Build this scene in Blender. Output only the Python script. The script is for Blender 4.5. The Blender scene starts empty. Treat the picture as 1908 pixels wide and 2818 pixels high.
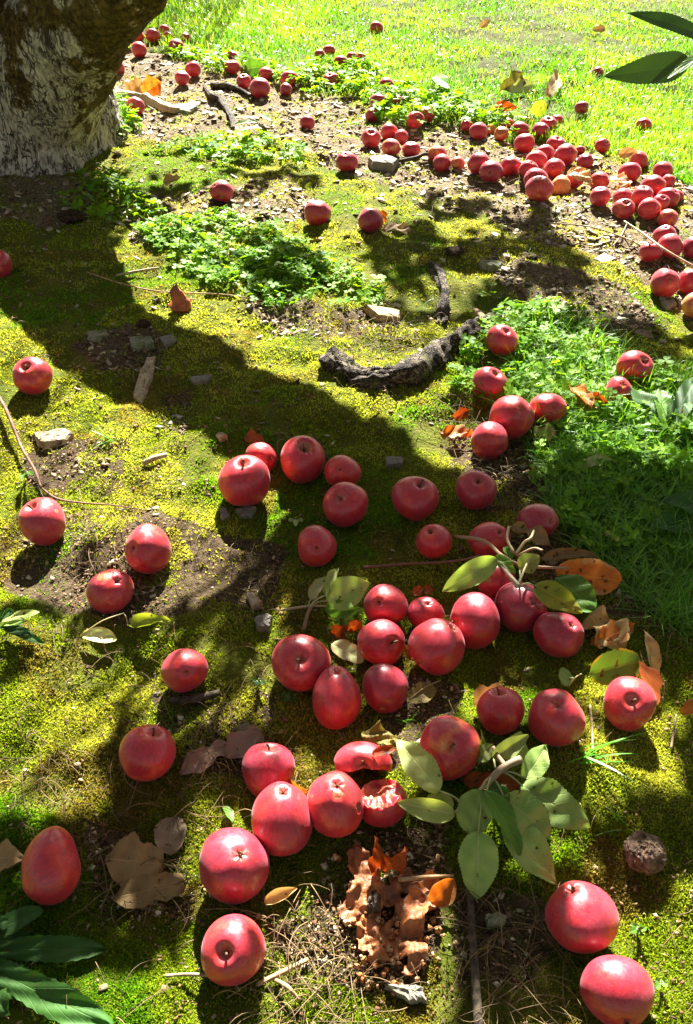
import bpy, math, random
import numpy as np
from mathutils import Vector, Matrix

# ------------------------------------------------------------------ camera, world, sun, exposure
SC = bpy.context.scene
COL = SC.collection
H = 0.874                      # eye height (crouching photographer)
PITCH = math.radians(39.7)     # looking down
F = 2300.0                     # focal length in photograph pixels
CX, CY = 954.0, 1409.0
K = 1908 / 1574.0
SUN_EL = math.radians(36.5)
SUN_AZ = math.radians(3.0)     # a touch to the east of straight ahead

cam_d = bpy.data.cameras.new('camera')
cam = bpy.data.objects.new('camera', cam_d)
COL.objects.link(cam)
cam.location = (0, 0, H)
cam.rotation_euler = (math.pi / 2 - PITCH, 0, 0)
cam_d.sensor_fit = 'VERTICAL'
cam_d.sensor_height = 36.0
cam_d.lens = 36.0 * F / 2818.0
cam_d.clip_start = 0.02
cam_d.clip_end = 500
SC.camera = cam

W = bpy.data.worlds.new('World')
SC.world = W
W.use_nodes = True
wn = W.node_tree
bgn = wn.nodes['Background']
sky = wn.nodes.new('ShaderNodeTexSky')
sky.sky_type = 'NISHITA'
sky.sun_disc = False
sky.sun_elevation = SUN_EL
sky.sun_rotation = SUN_AZ
# the camera's white balance: the open-shade blue is neutralised
wb = wn.nodes.new('ShaderNodeMix'); wb.data_type = 'RGBA'; wb.blend_type = 'MULTIPLY'; wb.inputs[0].default_value = 1.0
hs = wn.nodes.new('ShaderNodeHueSaturation'); hs.inputs['Saturation'].default_value = .45
wn.links.new(sky.outputs[0], hs.inputs['Color']); wn.links.new(hs.outputs[0], wb.inputs[6]); wb.inputs[7].default_value = (1.08, 1.0, .84, 1)
wn.links.new(wb.outputs[2], bgn.inputs[0])
bgn.inputs[1].default_value = 0.017

LDIR = Vector((math.sin(SUN_AZ) * math.cos(SUN_EL), math.cos(SUN_AZ) * math.cos(SUN_EL), math.sin(SUN_EL)))
sun_d = bpy.data.lights.new('sun', 'SUN')
sun_d.energy = 5.0
sun_d.angle = math.radians(0.5)
sun_d.color = (1.0, 0.96, 0.86)
sun = bpy.data.objects.new('sun', sun_d)
COL.objects.link(sun)
sun.rotation_euler = LDIR.to_track_quat('Z', 'Y').to_euler()

SC.view_settings.view_transform = 'Standard'
SC.view_settings.look = 'None'
SC.view_settings.gamma = 1
SC.view_settings.use_curve_mapping = False
SC.view_settings.exposure = 2.85
SC.cycles.use_denoising = True
SC.cycles.max_bounces = 8
SC.cycles.diffuse_bounces = 4
SC.cycles.transmission_bounces = 4
SC.cycles.sample_clamp_indirect = 8

rng = np.random.default_rng(11)
random.seed(5)

# ------------------------------------------------------------------ noise and terrain
def _hash(ix, iy, seed):
    n = (ix.astype(np.int64) * 374761393 + iy.astype(np.int64) * 668265263 + seed * 1442695041) & 0xFFFFFFFF
    n = ((n ^ (n >> 13)) * 1274126177) & 0xFFFFFFFF
    n = (n ^ (n >> 16)) & 0xFFFFFFFF
    return n / 4294967295.0

def vnoise(x, y, s, seed=0):
    x = np.asarray(x, float) / s; y = np.asarray(y, float) / s
    ix = np.floor(x); iy = np.floor(y); fx = x - ix; fy = y - iy
    fx = fx * fx * (3 - 2 * fx); fy = fy * fy * (3 - 2 * fy)
    a = _hash(ix, iy, seed); b = _hash(ix + 1, iy, seed); c = _hash(ix, iy + 1, seed); d = _hash(ix + 1, iy + 1, seed)
    return (a * (1 - fx) + b * fx) * (1 - fy) + (c * (1 - fx) + d * fx) * fy

def fbm(x, y, s, seed=0, o=3):
    t = 0; a = 1; n = 0
    for i in range(o):
        t = t + a * vnoise(x, y, s / 2 ** i, seed + 17 * i); n += a; a *= .5
    return t / n

def height(x, y):
    x = np.asarray(x, float); y = np.asarray(y, float)
    h = .030 * (fbm(x, y, .30, 3, 2) - .5) + .028 * (fbm(x, y, .10, 9, 2) - .5)
    m = vnoise(x, y, .045, 21)
    h = h + .010 * (m - .5) + .005 * (vnoise(x, y, .02, 31) - .5)
    # soil heaped round the foot of the trunk
    d = np.hypot(x + 1.22, y - 3.05)
    return h + .008 * np.exp(-((d - .3) / .2) ** 2) * (d > .3) + .008 * (d <= .3)

SP, CP = math.sin(PITCH), math.cos(PITCH)

def ray(px, py):
    u = (px - CX) / F; v = (py - CY) / F
    return Vector((u, CP - v * SP, -SP - v * CP))

def at(px, py, z=0.0, ground=True):
    """point where the sight line of photograph pixel (px,py) meets height z above the ground"""
    r = ray(px, py); h = 0.0
    for _ in range(6):
        t = (H - z - h) / (-r.z)
        p = Vector((0, 0, H)) + r * t
        if not ground: break
        h = float(height(p.x, p.y))
    return p

def D(x, y, z=0.0):
    return at(x * K, y * K, z)

def project(x, y, z=0.0):
    """world -> 1574-wide photograph coordinates"""
    dz = z - H
    zc = y * CP - dz * SP
    yc = -(y * SP + dz * CP)
    zc = np.maximum(zc, 1e-3)
    return (CX + F * x / zc) / K, (CY + F * yc / zc) / K

def inpoly(px, py, poly):
    px = np.asarray(px, float); py = np.asarray(py, float)
    r = np.zeros(px.shape, bool)
    n = len(poly)
    for i in range(n):
        x1, y1 = poly[i]; x2, y2 = poly[(i + 1) % n]
        if y1 == y2: continue
        c = ((y1 > py) != (y2 > py)) & (px < (x2 - x1) * (py - y1) / (y2 - y1) + x1)
        r ^= c
    return r

# ------------------------------------------------------------------ object helpers
def tag(o, label=None, cat=None, group=None, kind=None):
    if label: o['label'] = label
    if cat: o['category'] = cat
    if group: o['group'] = group
    if kind: o['kind'] = kind
    return o

def empty(name, loc, label, cat, group=None):
    o = bpy.data.objects.new(name, None)
    COL.objects.link(o)
    o.location = loc
    o.empty_display_size = .02
    return tag(o, label, cat, group)

class MB:
    def __init__(s):
        s.v = []; s.f = []; s.c = []; s.n = 0
    def add(s, v, f, c=None):
        v = np.asarray(v, float).reshape(-1, 3)
        s.v.append(v); s.f.extend([tuple(i + s.n for i in q) for q in f])
        s.c.append(np.tile(np.asarray(c if c is not None else (.5, .5, .5), float), (len(v), 1)) if np.ndim(c) < 2 else np.asarray(c, float))
        s.n += len(v)
        return s
    def build(s, name, mat, parent=None, origin=(0, 0, 0), smooth=True, colour=True):
        me = bpy.data.meshes.new(name)
        V = np.concatenate(s.v) - np.asarray(origin)
        me.from_pydata(V.tolist(), [], s.f)
        if colour:
            a = me.color_attributes.new('tint', 'FLOAT_COLOR', 'POINT')
            c = np.concatenate(s.c); a.data.foreach_set('color', np.c_[c, np.ones(len(c))].ravel())
        return link(me, name, mat, parent, origin, smooth)

def link(me, name, mat, parent=None, origin=(0, 0, 0), smooth=True):
    if smooth: me.polygons.foreach_set('use_smooth', [True] * len(me.polygons))
    me.materials.append(mat)
    me.update()
    o = bpy.data.objects.new(name, me)
    COL.objects.link(o)
    if parent is not None:
        o.parent = parent
        o.location = Vector(origin) - parent.location
    else:
        o.location = origin
    return o

def fast_mesh(name, V, nper, mat, tint, smooth=False):
    """V: (N, nper, 3) array of separate polygons with nper corners; tint (N,3) or (N,nper,3)"""
    N = V.shape[0]
    me = bpy.data.meshes.new(name)
    me.vertices.add(N * nper); me.vertices.foreach_set('co', V.reshape(-1).astype(np.float32))
    me.loops.add(N * nper); me.loops.foreach_set('vertex_index', np.arange(N * nper, dtype=np.int32))
    me.polygons.add(N)
    me.polygons.foreach_set('loop_start', np.arange(0, N * nper, nper, dtype=np.int32))
    me.update(calc_edges=True)
    a = me.color_attributes.new('tint', 'FLOAT_COLOR', 'POINT')
    if tint.ndim == 2: tint = np.repeat(tint[:, None, :], nper, 1)
    a.data.foreach_set('color', np.concatenate([tint, np.ones(tint.shape[:2] + (1,))], 2).ravel().astype(np.float32))
    me.validate()
    return link(me, name, mat, None, (0, 0, 0), smooth)

def indexed_mesh(name, V, Fq, mat, tint, smooth=True, parent=None):
    """V (N,k,3) copies of one small template with face list Fq (m,c)"""
    N, k, _ = V.shape; Fq = np.asarray(Fq); m, c = Fq.shape
    idx = (Fq[None] + (np.arange(N) * k)[:, None, None]).astype(np.int32)
    me = bpy.data.meshes.new(name)
    me.vertices.add(N * k); me.vertices.foreach_set('co', V.reshape(-1).astype(np.float32))
    me.loops.add(N * m * c); me.loops.foreach_set('vertex_index', idx.ravel())
    me.polygons.add(N * m); me.polygons.foreach_set('loop_start', np.arange(0, N * m * c, c, dtype=np.int32))
    me.update(calc_edges=True)
    a = me.color_attributes.new('tint', 'FLOAT_COLOR', 'POINT')
    if tint.ndim == 2: tint = np.repeat(tint[:, None, :], k, 1)
    a.data.foreach_set('color', np.concatenate([tint, np.ones(tint.shape[:2] + (1,))], 2).ravel().astype(np.float32))
    me.validate()
    return link(me, name, mat, parent, (0, 0, 0), smooth)

def tube(pts, rad, n=8, bump=0, seed=0, cap=True):
    pts = [Vector(p) for p in pts]
    V = []; Fc = []
    r_ = random.Random(seed)
    side = None
    for i, p in enumerate(pts):
        t = (pts[min(i + 1, len(pts) - 1)] - pts[max(i - 1, 0)]).normalized()
        if side is None:
            side = t.cross(Vector((0, 0, 1)))
            if side.length < .1: side = t.cross(Vector((1, 0, 0)))
        side = (side - t * side.dot(t)).normalized()
        up = t.cross(side)
        r = rad[i] if hasattr(rad, '__len__') else rad
        for j in range(n):
            a = 2 * math.pi * j / n
            rr = r * (1 + bump * (r_.random() - .5))
            V.append(p + side * (math.cos(a) * rr) + up * (math.sin(a) * rr))
    for i in range(len(pts) - 1):
        for j in range(n):
            Fc.append((i * n + j, i * n + (j + 1) % n, (i + 1) * n + (j + 1) % n, (i + 1) * n + j))
    if cap:
        Fc.append(tuple(range(n - 1, -1, -1))); Fc.append(tuple(range((len(pts) - 1) * n, len(pts) * n)))
    return [tuple(v) for v in V], Fc

def smooth_path(pts, k=6):
    """Catmull-Rom through pts"""
    P = [Vector(p) for p in pts]; P = [P[0] * 2 - P[1]] + P + [P[-1] * 2 - P[-2]]
    out = []
    for i in range(1, len(P) - 2):
        for j in range(k):
            t = j / k
            a, b, c, d = P[i - 1], P[i], P[i + 1], P[i + 2]
            out.append(.5 * ((2 * b) + (c - a) * t + (2 * a - 5 * b + 4 * c - d) * t * t + (3 * b - a - 3 * c + d) * t ** 3))
    out.append(P[-2])
    return out

# ------------------------------------------------------------------ materials
def new_mat(name):
    m = bpy.data.materials.new(name); m.use_nodes = True
    nt = m.node_tree; nt.nodes.clear()
    return m, nt

class N:
    def __init__(s, nt): s.nt = nt
    def __call__(s, typ, ins=None, **kw):
        n = s.nt.nodes.new('ShaderNode' + typ)
        for k, v in kw.items(): setattr(n, k, v)
        if ins:
            for k, v in ins.items():
                sock = n.inputs[k]
                if isinstance(v, bpy.types.NodeSocket): s.nt.links.new(v, sock)
                elif isinstance(v, bpy.types.Node): s.nt.links.new(v.outputs[0], sock)
                else:
                    if hasattr(sock.default_value, '__len__') and hasattr(v, '__len__') and len(v) == 3 and len(sock.default_value) == 4: v = tuple(v) + (1,)
                    sock.default_value = v
        return n
    def mix(s, f, a, b, mode='MIX'):
        n = s.nt.nodes.new('ShaderNodeMix'); n.data_type = 'RGBA'; n.blend_type = mode
        for sock, v in ((n.inputs[0], f), (n.inputs[6], a), (n.inputs[7], b)):
            if isinstance(v, bpy.types.NodeSocket): s.nt.links.new(v, sock)
            elif isinstance(v, bpy.types.Node): s.nt.links.new(v.outputs[0], sock)
            elif hasattr(v, '__len__'): sock.default_value = tuple(v)[:3] + (1,)
            else: sock.default_value = v
        return n.outputs[2]
    def math(s, op, a, b=0.0, c=None, clamp=False):
        n = s.nt.nodes.new('ShaderNodeMath'); n.operation = op; n.use_clamp = clamp
        for i, v in enumerate((a, b, c)):
            if v is None: continue
            if isinstance(v, bpy.types.NodeSocket): s.nt.links.new(v, n.inputs[i])
            elif isinstance(v, bpy.types.Node): s.nt.links.new(v.outputs[0], n.inputs[i])
            else: n.inputs[i].default_value = v
        return n.outputs[0]
    def ramp(s, f, lo, hi):
        n = s.nt.nodes.new('ShaderNodeMapRange'); n.inputs[1].default_value = lo; n.inputs[2].default_value = hi
        n.interpolation_type = 'SMOOTHSTEP'
        s.nt.links.new(f if isinstance(f, bpy.types.NodeSocket) else f.outputs[0], n.inputs[0])
        return n.outputs[0]
    def out(s, sh):
        o = s.nt.nodes.new('ShaderNodeOutputMaterial')
        s.nt.links.new(sh if isinstance(sh, bpy.types.NodeSocket) else sh.outputs[0], o.inputs[0])

def mat_tint(name, rough=.6, trans=0.0, spec=.3, noise=0.0, scale=60, tmul=(1.25, 1.25, .5)):
    """colour comes from the per-vertex tint of each real piece; optional light through thin leaves"""
    m, nt = new_mat(name); n = N(nt)
    c = n('Attribute', attribute_name='tint').outputs['Color']
    if noise:
        t = n('TexNoise', {'Scale': scale, 'Detail': 3.0}).outputs[0]
        c = n.mix(noise, c, n.mix(n.ramp(t, .3, .7), (.35, .32, .3), (1.5, 1.5, 1.45)), 'MULTIPLY')
    p = n('BsdfPrincipled', {'Base Color': c, 'Roughness': rough, 'Specular IOR Level': spec})
    sh = p.outputs[0]
    if trans:
        t = n('BsdfTranslucent', {'Color': n.mix(1.0, c, tmul, 'MULTIPLY')})
        sh = n('MixShader', {0: trans, 1: p.outputs[0], 2: t.outputs[0]}).outputs[0]
    n.out(sh)
    return m

MAT = {}
MAT['grass'] = mat_tint('grass_blades', .36, .48, .5, tmul=(1.45, 1.3, .4))
MAT['clover'] = mat_tint('clover_leaflets', .55, .5, .15, tmul=(1.5, 1.3, .3))
MAT['moss'] = mat_tint('moss_fronds', .8, .55, .1, tmul=(1.25, 1.15, .5))
MAT['straw'] = mat_tint('dry_straw', .65, .0, .25, .3, 80)
MAT['pebble'] = mat_tint('shale_chips', .75, 0, .25, .5, 120)
MAT['litter'] = mat_tint('bark_crumbs', .8, 0, .2, .5, 150)
MAT['shade_crown'] = mat_tint('shade_crown_leaves', .5, .12, .3)
MAT['twig'] = mat_tint('twig_bark', .75, 0, .2, .6, 300)
MAT['stem'] = mat_tint('green_stalk', .5, .1, .3, .2, 200)

def bark_mat():
    m, nt = new_mat('old_apple_bark'); n = N(nt)
    g = n('NewGeometry').outputs['Position']
    mp = n('Mapping', {'Vector': g, 'Scale': (1, 1, .36)}).outputs[0]
    wv = n('TexNoise', {'Vector': mp, 'Scale': 9.0, 'Detail': 4.0}).outputs['Color']
    wp = n.mix(.22, mp, wv)
    v = n('TexVoronoi', {'Vector': wp, 'Scale': 62.0}, feature='DISTANCE_TO_EDGE').outputs[0]
    vc = n('TexVoronoi', {'Vector': wp, 'Scale': 62.0}).outputs['Color']
    cn = n('TexNoise', {'Vector': mp, 'Scale': 26.0, 'Detail': 5.0, 'Roughness': .7}).outputs[0]
    cn2 = n('TexNoise', {'Vector': mp, 'Scale': 17.0, 'Detail': 4.0, 'Roughness': .6}).outputs[0]
    crack = n.math('MULTIPLY', n.math('MAXIMUM', n.ramp(v, .0, .10), n.ramp(cn2, .46, .56)), n.ramp(cn, .33, .43))
    fine = n('TexNoise', {'Vector': mp, 'Scale': 120.0, 'Detail': 6.0}).outputs[0]
    plate = n.mix(n.ramp(fine, .35, .65), (.17, .15, .115), (.60, .56, .47))
    plate = n.mix(.5, plate, n.mix(n('SeparateColor', {0: vc}).outputs[0], (.16, .135, .10), (.56, .50, .41)))
    c = n.mix(crack, (.045, .034, .022), plate)
    mn = n('TexNoise', {'Vector': g, 'Scale': 5.2, 'Detail': 7.0, 'Roughness': .68}).outputs[0]
    zz = n('SeparateXYZ', {0: g}).outputs[2]
    mask = n.ramp(n.math('ADD', mn, n.math('MULTIPLY_ADD', zz, .30, -.055)), .515, .555)
    mossc = n.mix(n.ramp(n('TexNoise', {'Vector': g, 'Scale': 70.0, 'Detail': 4.0}).outputs[0], .3, .7), (.035, .024, .008), (.13, .09, .025))
    c = n.mix(mask, c, mossc)
    gr = n.ramp(n('TexNoise', {'Vector': g, 'Scale': 14.0, 'Detail': 5.0}).outputs[0], .58, .72)
    c = n.mix(n.math('MULTIPLY', gr, .35), c, (.07, .075, .03))
    p = n('BsdfPrincipled', {'Base Color': c, 'Roughness': .9, 'Specular IOR Level': .15})
    hh = n.math('ADD', crack, n.math('MULTIPLY', fine, .6))
    b = n('Bump', {'Height': hh, 'Strength': .9, 'Distance': .012})
    nt.links.new(b.outputs[0], p.inputs['Normal'])
    n.out(p); return m
MAT['bark'] = bark_mat()

def root_mat():
    m, nt = new_mat('weathered_root'); n = N(nt)
    g = n('TexCoord').outputs['Object']
    f = n('TexNoise', {'Vector': g, 'Scale': 60.0, 'Detail': 8.0, 'Roughness': .7}).outputs[0]
    f2 = n('TexNoise', {'Vector': g, 'Scale': 14.0, 'Detail': 4.0}).outputs[0]
    c = n.mix(n.ramp(f, .38, .66), (.030, .023, .016), (.20, .155, .11))
    c = n.mix(n.math('MULTIPLY', n.ramp(f2, .52, .72), .5), c, (.22, .18, .13), 'MIX')
    c = n.mix(n.ramp(f, .30, .45), (.02, .016, .012), c)
    wq = n.mix(.12, g, n('TexNoise', {'Vector': g, 'Scale': 22.0, 'Detail': 3.0}).outputs['Color'])
    ck = n.ramp(n('TexVoronoi', {'Vector': wq, 'Scale': 75.0}, feature='DISTANCE_TO_EDGE').outputs[0], .0, .13)
    c = n.mix(ck, (.016, .012, .009), c)
    ms = n.ramp(n('TexNoise', {'Vector': g, 'Scale': 26.0, 'Detail': 4.0}).outputs[0], .60, .68)
    c = n.mix(n.math('MULTIPLY', ms, .7), c, (.11, .12, .025))
    f = n('Math', {0: f, 1: ck}, operation='ADD').outputs[0]
    p = n('BsdfPrincipled', {'Base Color': c, 'Roughness': .85, 'Specular IOR Level': .2})
    b = n('Bump', {'Height': f, 'Strength': 1.0, 'Distance': .006}); nt.links.new(b.outputs[0], p.inputs['Normal'])
    n.out(p); return m
MAT['root'] = root_mat()

def apple_mat():
    m, nt = new_mat('apple_skin'); n = N(nt)
    a = n('Attribute', attribute_name='apos').outputs['Vector']
    dim = n('Attribute', attribute_name='dimple').outputs['Fac']
    wnd = n('Attribute', attribute_name='wound').outputs['Fac']
    tone = n('Attribute', attribute_name='tone', attribute_type='OBJECT').outputs['Fac']
    wcol = n('Attribute', attribute_name='wound_tone', attribute_type='OBJECT').outputs['Fac']
    rnd = n('ObjectInfo').outputs['Random']
    off = n('CombineXYZ', {0: n.math('MULTIPLY', rnd, 31.0), 1: n.math('MULTIPLY', rnd, 17.0), 2: 0.0})
    q = n('VectorMath', {0: a, 1: off.outputs[0]}, operation='ADD').outputs[0]
    big = n('TexNoise', {'Vector': q, 'Scale': 1.3, 'Detail': 3.0}).outputs[0]
    st = n('Mapping', {'Vector': q, 'Scale': (7, 7, .9)}).outputs[0]
    streak = n('TexNoise', {'Vector': st, 'Scale': 1.6, 'Detail': 5.0, 'Roughness': .6}).outputs[0]
    blot = n('TexNoise', {'Vector': q, 'Scale': 5.5, 'Detail': 4.0, 'Roughness': .6}).outputs[0]
    deep = n('Attribute', attribute_name='depth_tone', attribute_type='OBJECT').outputs['Fac']
    red = n.mix(n.ramp(streak, .32, .68), n.mix(deep, (.34, .007, .020), (.21, .006, .022)), n.mix(deep, (.54, .016, .022), (.36, .011, .024)))
    red = n.mix(n.math('MULTIPLY', n.ramp(big, .46, .74), n.math('SUBTRACT', 1.0, deep)), red, (.66, .055, .030))
    # sunless cheek: the apples that were shaded stay yellow-orange
    ot = n.math('ADD', tone, n.math('MULTIPLY', n.math('SUBTRACT', big, .5), 1.6))
    red = n.mix(n.ramp(ot, .38, .95), red, n.mix(n.ramp(streak, .4, .7), (.72, .36, .07), (.62, .15, .05)))
    # waxy bloom rubbed off in places
    bl = n.math('ADD', .04, n.math('MULTIPLY', n.ramp(big, .62, .35), .16))
    c = n.mix(bl, red, (.46, .12, .18))
    dots = n('TexVoronoi', {'Vector': a, 'Scale': 15.0, 'Randomness': 1.0}).outputs[0]
    c = n.mix(n.math('MULTIPLY', n.math('SUBTRACT', 1.0, n.ramp(dots, .06, .13)), .6), c, (.70, .42, .28))
    sk = n('TexVoronoi', {'Vector': q, 'Scale': 6.5, 'Randomness': 1.0}).outputs[0]
    c = n.mix(n.math('MULTIPLY', n.math('SUBTRACT', 1.0, n.ramp(sk, .035, .07)), .85), c, (.05, .025, .012))
    # bruises and flecks
    br = n.ramp(n('TexNoise', {'Vector': q, 'Scale': 5.0, 'Detail': 4.0, 'Roughness': .6}).outputs[0], .60, .68)
    c = n.mix(n.math('MULTIPLY', br, .55), c, (.20, .010, .012))
    rs = n.math('MULTIPLY', dim, n.ramp(blot, .25, .6))
    c = n.mix(n.math('MULTIPLY', rs, .28), c, (.40, .26, .07))
    wc = n.mix(wcol, n.mix(blot, (.44, .17, .08), (.42, .05, .035)), n.mix(blot, (.16, .06, .02), (.42, .20, .07)))
    wm = n.ramp(wnd, .35, .62)
    c = n.mix(wm, c, wc)
    rough = n.math('ADD', .29, n.math('MULTIPLY', n.ramp(blot, .35, .65), .16))
    p = n('BsdfPrincipled', {'Base Color': c, 'Roughness': rough, 'Specular IOR Level': .5,
                             'Coat Weight': .15, 'Coat Roughness': .16, 'Sheen Weight': .12, 'Sheen Roughness': .4, 'Sheen Tint': (1, .75, .8),
                             'Subsurface Weight': .25, 'Subsurface Radius': (1.0, .25, .12), 'Subsurface Scale': .012})
    bmp = n.math('ADD', n.math('MULTIPLY', blot, .4), n.math('MULTIPLY', wm, n('TexNoise', {'Vector': q, 'Scale': 14.0, 'Detail': 4.0}).outputs[0]))
    b = n('Bump', {'Height': bmp, 'Strength': .35, 'Distance': .002}); nt.links.new(b.outputs[0], p.inputs['Normal'])
    n.out(p); return m
MAT['apple'] = apple_mat()

def plain(name, c, rough=.6, c2=None, scale=50, bump=.3, spec=.3, dist=.002):
    m, nt = new_mat(name); n = N(nt)
    g = n('TexCoord').outputs['Object']
    t = n('TexNoise', {'Vector': g, 'Scale': scale, 'Detail': 6.0, 'Roughness': .65}).outputs[0]
    cc = n.mix(n.ramp(t, .35, .65), c, c2 or tuple(x * .45 for x in c))
    p = n('BsdfPrincipled', {'Base Color': cc, 'Roughness': rough, 'Specular IOR Level': spec})
    b = n('Bump', {'Height': t, 'Strength': bump, 'Distance': dist}); nt.links.new(b.outputs[0], p.inputs['Normal'])
    n.out(p); return m
MAT['applestem'] = plain('apple_stem', (.14, .08, .035), .7)
MAT['calyx'] = plain('dry_calyx', (.10, .065, .035), .8)
MAT['stone'] = plain('grey_shale', (.21, .19, .15), .85, (.15, .14, .11), 90, .7)
MAT['mossstone'] = plain('mossy_shale', (.24, .23, .17), .85, (.10, .12, .04), 60, .5)
MAT['wood'] = plain('bare_wood', (.44, .35, .23), .8, (.24, .17, .10), 90, .7)
MAT['darkwood'] = plain('dark_bark', (.10, .075, .05), .85, (.03, .022, .015), 120, .8)
MAT['tanbark'] = plain('tan_bark', (.48, .33, .17), .8, (.22, .13, .06), 70, .7)
MAT['mush'] = plain('rotten_apple_skin', (.36, .125, .038), .5, (.17, .055, .018), 38, 1.0, .45, .005)
MAT['mushpale'] = plain('rotten_apple_pulp', (.60, .30, .13), .6, (.33, .12, .04), 120, .8, .4, .004)
MAT['soil'] = plain('dark_earth', (.075, .050, .028), .95, (.022, .015, .009), 90, 1.0, .1, .006)
MAT['redtwig'] = plain('reddish_twig_bark', (.24, .10, .06), .7, (.10, .05, .035), 90, .6)
MAT['walnut'] = plain('dried_fruit_husk', (.27, .18, .12), .85, (.06, .038, .026), 130, 1.0, .2, .006)
MAT['rotskin'] = plain('shrivelled_fruit_skin', (.40, .10, .025), .45, (.22, .05, .012), 40, .6, .5)

def leaf_mat(name, col, col2, vein, trans=.35, rough=.5, spots=0, tcol=None, edge=None):
    m, nt = new_mat(name); n = N(nt)
    uv = n('Attribute', attribute_name='luv').outputs['Vector']
    s = n('SeparateXYZ', {0: uv})
    u, v = s.outputs[0], s.outputs[1]     # u 0..1 along, v -1..1 across
    av = n.math('ABSOLUTE', v)
    g = n('TexCoord').outputs['Object']
    nz = n('TexNoise', {'Vector': g, 'Scale': 45.0, 'Detail': 4.0}).outputs[0]
    fine = n('TexVoronoi', {'Vector': g, 'Scale': 420.0}, feature='DISTANCE_TO_EDGE').outputs[0]
    c = n.mix(n.ramp(nz, .32, .68), col, col2)
    ph = n.math('SUBTRACT', n.math('MULTIPLY', u, 7.5), n.math('MULTIPLY', av, 1.9))
    fr = n.math('ABSOLUTE', n.math('SUBTRACT', n.math('FRACT', ph), .5))
    side = n.math('MULTIPLY', n.math('SUBTRACT', 1.0, n.ramp(fr, .0, .07)), .55)
    mid = n.math('SUBTRACT', 1.0, n.ramp(av, .015, .06))
    vn = n.math('MAXIMUM', side, mid)
    c = n.mix(n.math('MULTIPLY', vn, .7), c, vein)
    c = n.mix(n.math('MULTIPLY', n.math('SUBTRACT', 1.0, n.ramp(fine, .0, .08)), .22), c, vein)
    if edge is not None:
        e = n.ramp(n.math('ADD', av, n.math('MULTIPLY', n.math('SUBTRACT', nz, .5), 1.4)), .75, 1.05)
        c = n.mix(e, c, edge)
    if spots:
        sp = n('TexNoise', {'Vector': g, 'Scale': 95.0, 'Detail': 2.0}).outputs[0]
        c = n.mix(n.ramp(sp, .70 - spots * .08, .76 - spots * .08), c, (.10, .045, .015))
    rv = n.math('MULTIPLY_ADD', n('ObjectInfo').outputs['Random'], .55, .70)
    vv = n('CombineXYZ', {0: n.math('MULTIPLY', rv, 1.05), 1: rv, 2: n.math('MULTIPLY', rv, .8)}).outputs[0]
    c = n.mix(1.0, c, vv, 'MULTIPLY')
    p = n('BsdfPrincipled', {'Base Color': c, 'Roughness': rough, 'Specular IOR Level': .25})
    b = n('Bump', {'Height': n.math('SUBTRACT', n.math('MULTIPLY', nz, .5), n.math('MULTIPLY', vn, .8)), 'Strength': .45, 'Distance': .0015})
    nt.links.new(b.outputs[0], p.inputs['Normal'])
    t = n('BsdfTranslucent', {'Color': n.mix(1.0, c, tcol or (1.2, 1.25, .45), 'MULTIPLY')})
    mx = n('MixShader', {0: trans, 1: p.outputs[0], 2: t.outputs[0]})
    n.out(mx); return m
LM = {
 'pale': leaf_mat('pale_green_leaf', (.34, .40, .16), (.24, .32, .11), (.48, .52, .26), .28, .55, .3),
 'under': leaf_mat('silvery_leaf_underside', (.31, .45, .15), (.20, .34, .09), (.38, .46, .24), .22, .6, .3),
 'green': leaf_mat('bright_green_leaf', (.10, .24, .035), (.075, .18, .025), (.22, .36, .10), .35, .45),
 'spot': leaf_mat('spotted_green_leaf', (.13, .24, .04), (.10, .20, .03), (.25, .34, .10), .35, .5, 1, None, (.45, .22, .04)),
 'yellow': leaf_mat('yellow_green_leaf', (.34, .38, .05), (.20, .28, .03), (.45, .46, .12), .35, .5, 1),
 'cream': leaf_mat('cream_green_leaf', (.52, .54, .32), (.40, .46, .24), (.62, .62, .42), .2, .6, 0, None, (.45, .30, .14)),
 'olive': leaf_mat('olive_brown_leaf', (.16, .15, .045), (.26, .20, .05), (.30, .26, .10), .2, .6, 1),
 'orange': leaf_mat('orange_dry_leaf', (.50, .19, .035), (.36, .11, .02), (.55, .28, .08), .40, .5, .6, (1.5, .9, .3), (.40, .26, .14)),
 'rust': leaf_mat('rusty_red_leaf', (.36, .085, .02), (.22, .05, .014), (.42, .16, .05), .35, .5, .4, (1.4, .8, .3)),
 'tan': leaf_mat('tan_dry_leaf', (.34, .24, .13), (.24, .16, .08), (.42, .31, .18), .2, .65, .5, (1.3, 1.0, .6)),
 'beige': leaf_mat('beige_dry_leaf', (.50, .36, .20), (.36, .23, .11), (.60, .46, .28), .2, .65, .4, (1.2, .9, .5)),
 'grey': leaf_mat('grey_brown_leaf', (.24, .19, .15), (.17, .13, .10), (.30, .25, .20), .1, .7, .4, (1, .8, .6)),
 'mauve': leaf_mat('mauve_grey_leaf', (.26, .16, .14), (.17, .10, .09), (.30, .20, .17), .1, .7, .6, (1, .7, .6)),
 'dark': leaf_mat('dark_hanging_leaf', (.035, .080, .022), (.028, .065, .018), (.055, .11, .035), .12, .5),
 'dock': leaf_mat('broad_weed_leaf', (.04, .12, .022), (.025, .08, .015), (.065, .15, .04), .30, .6, .4),
}
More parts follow.
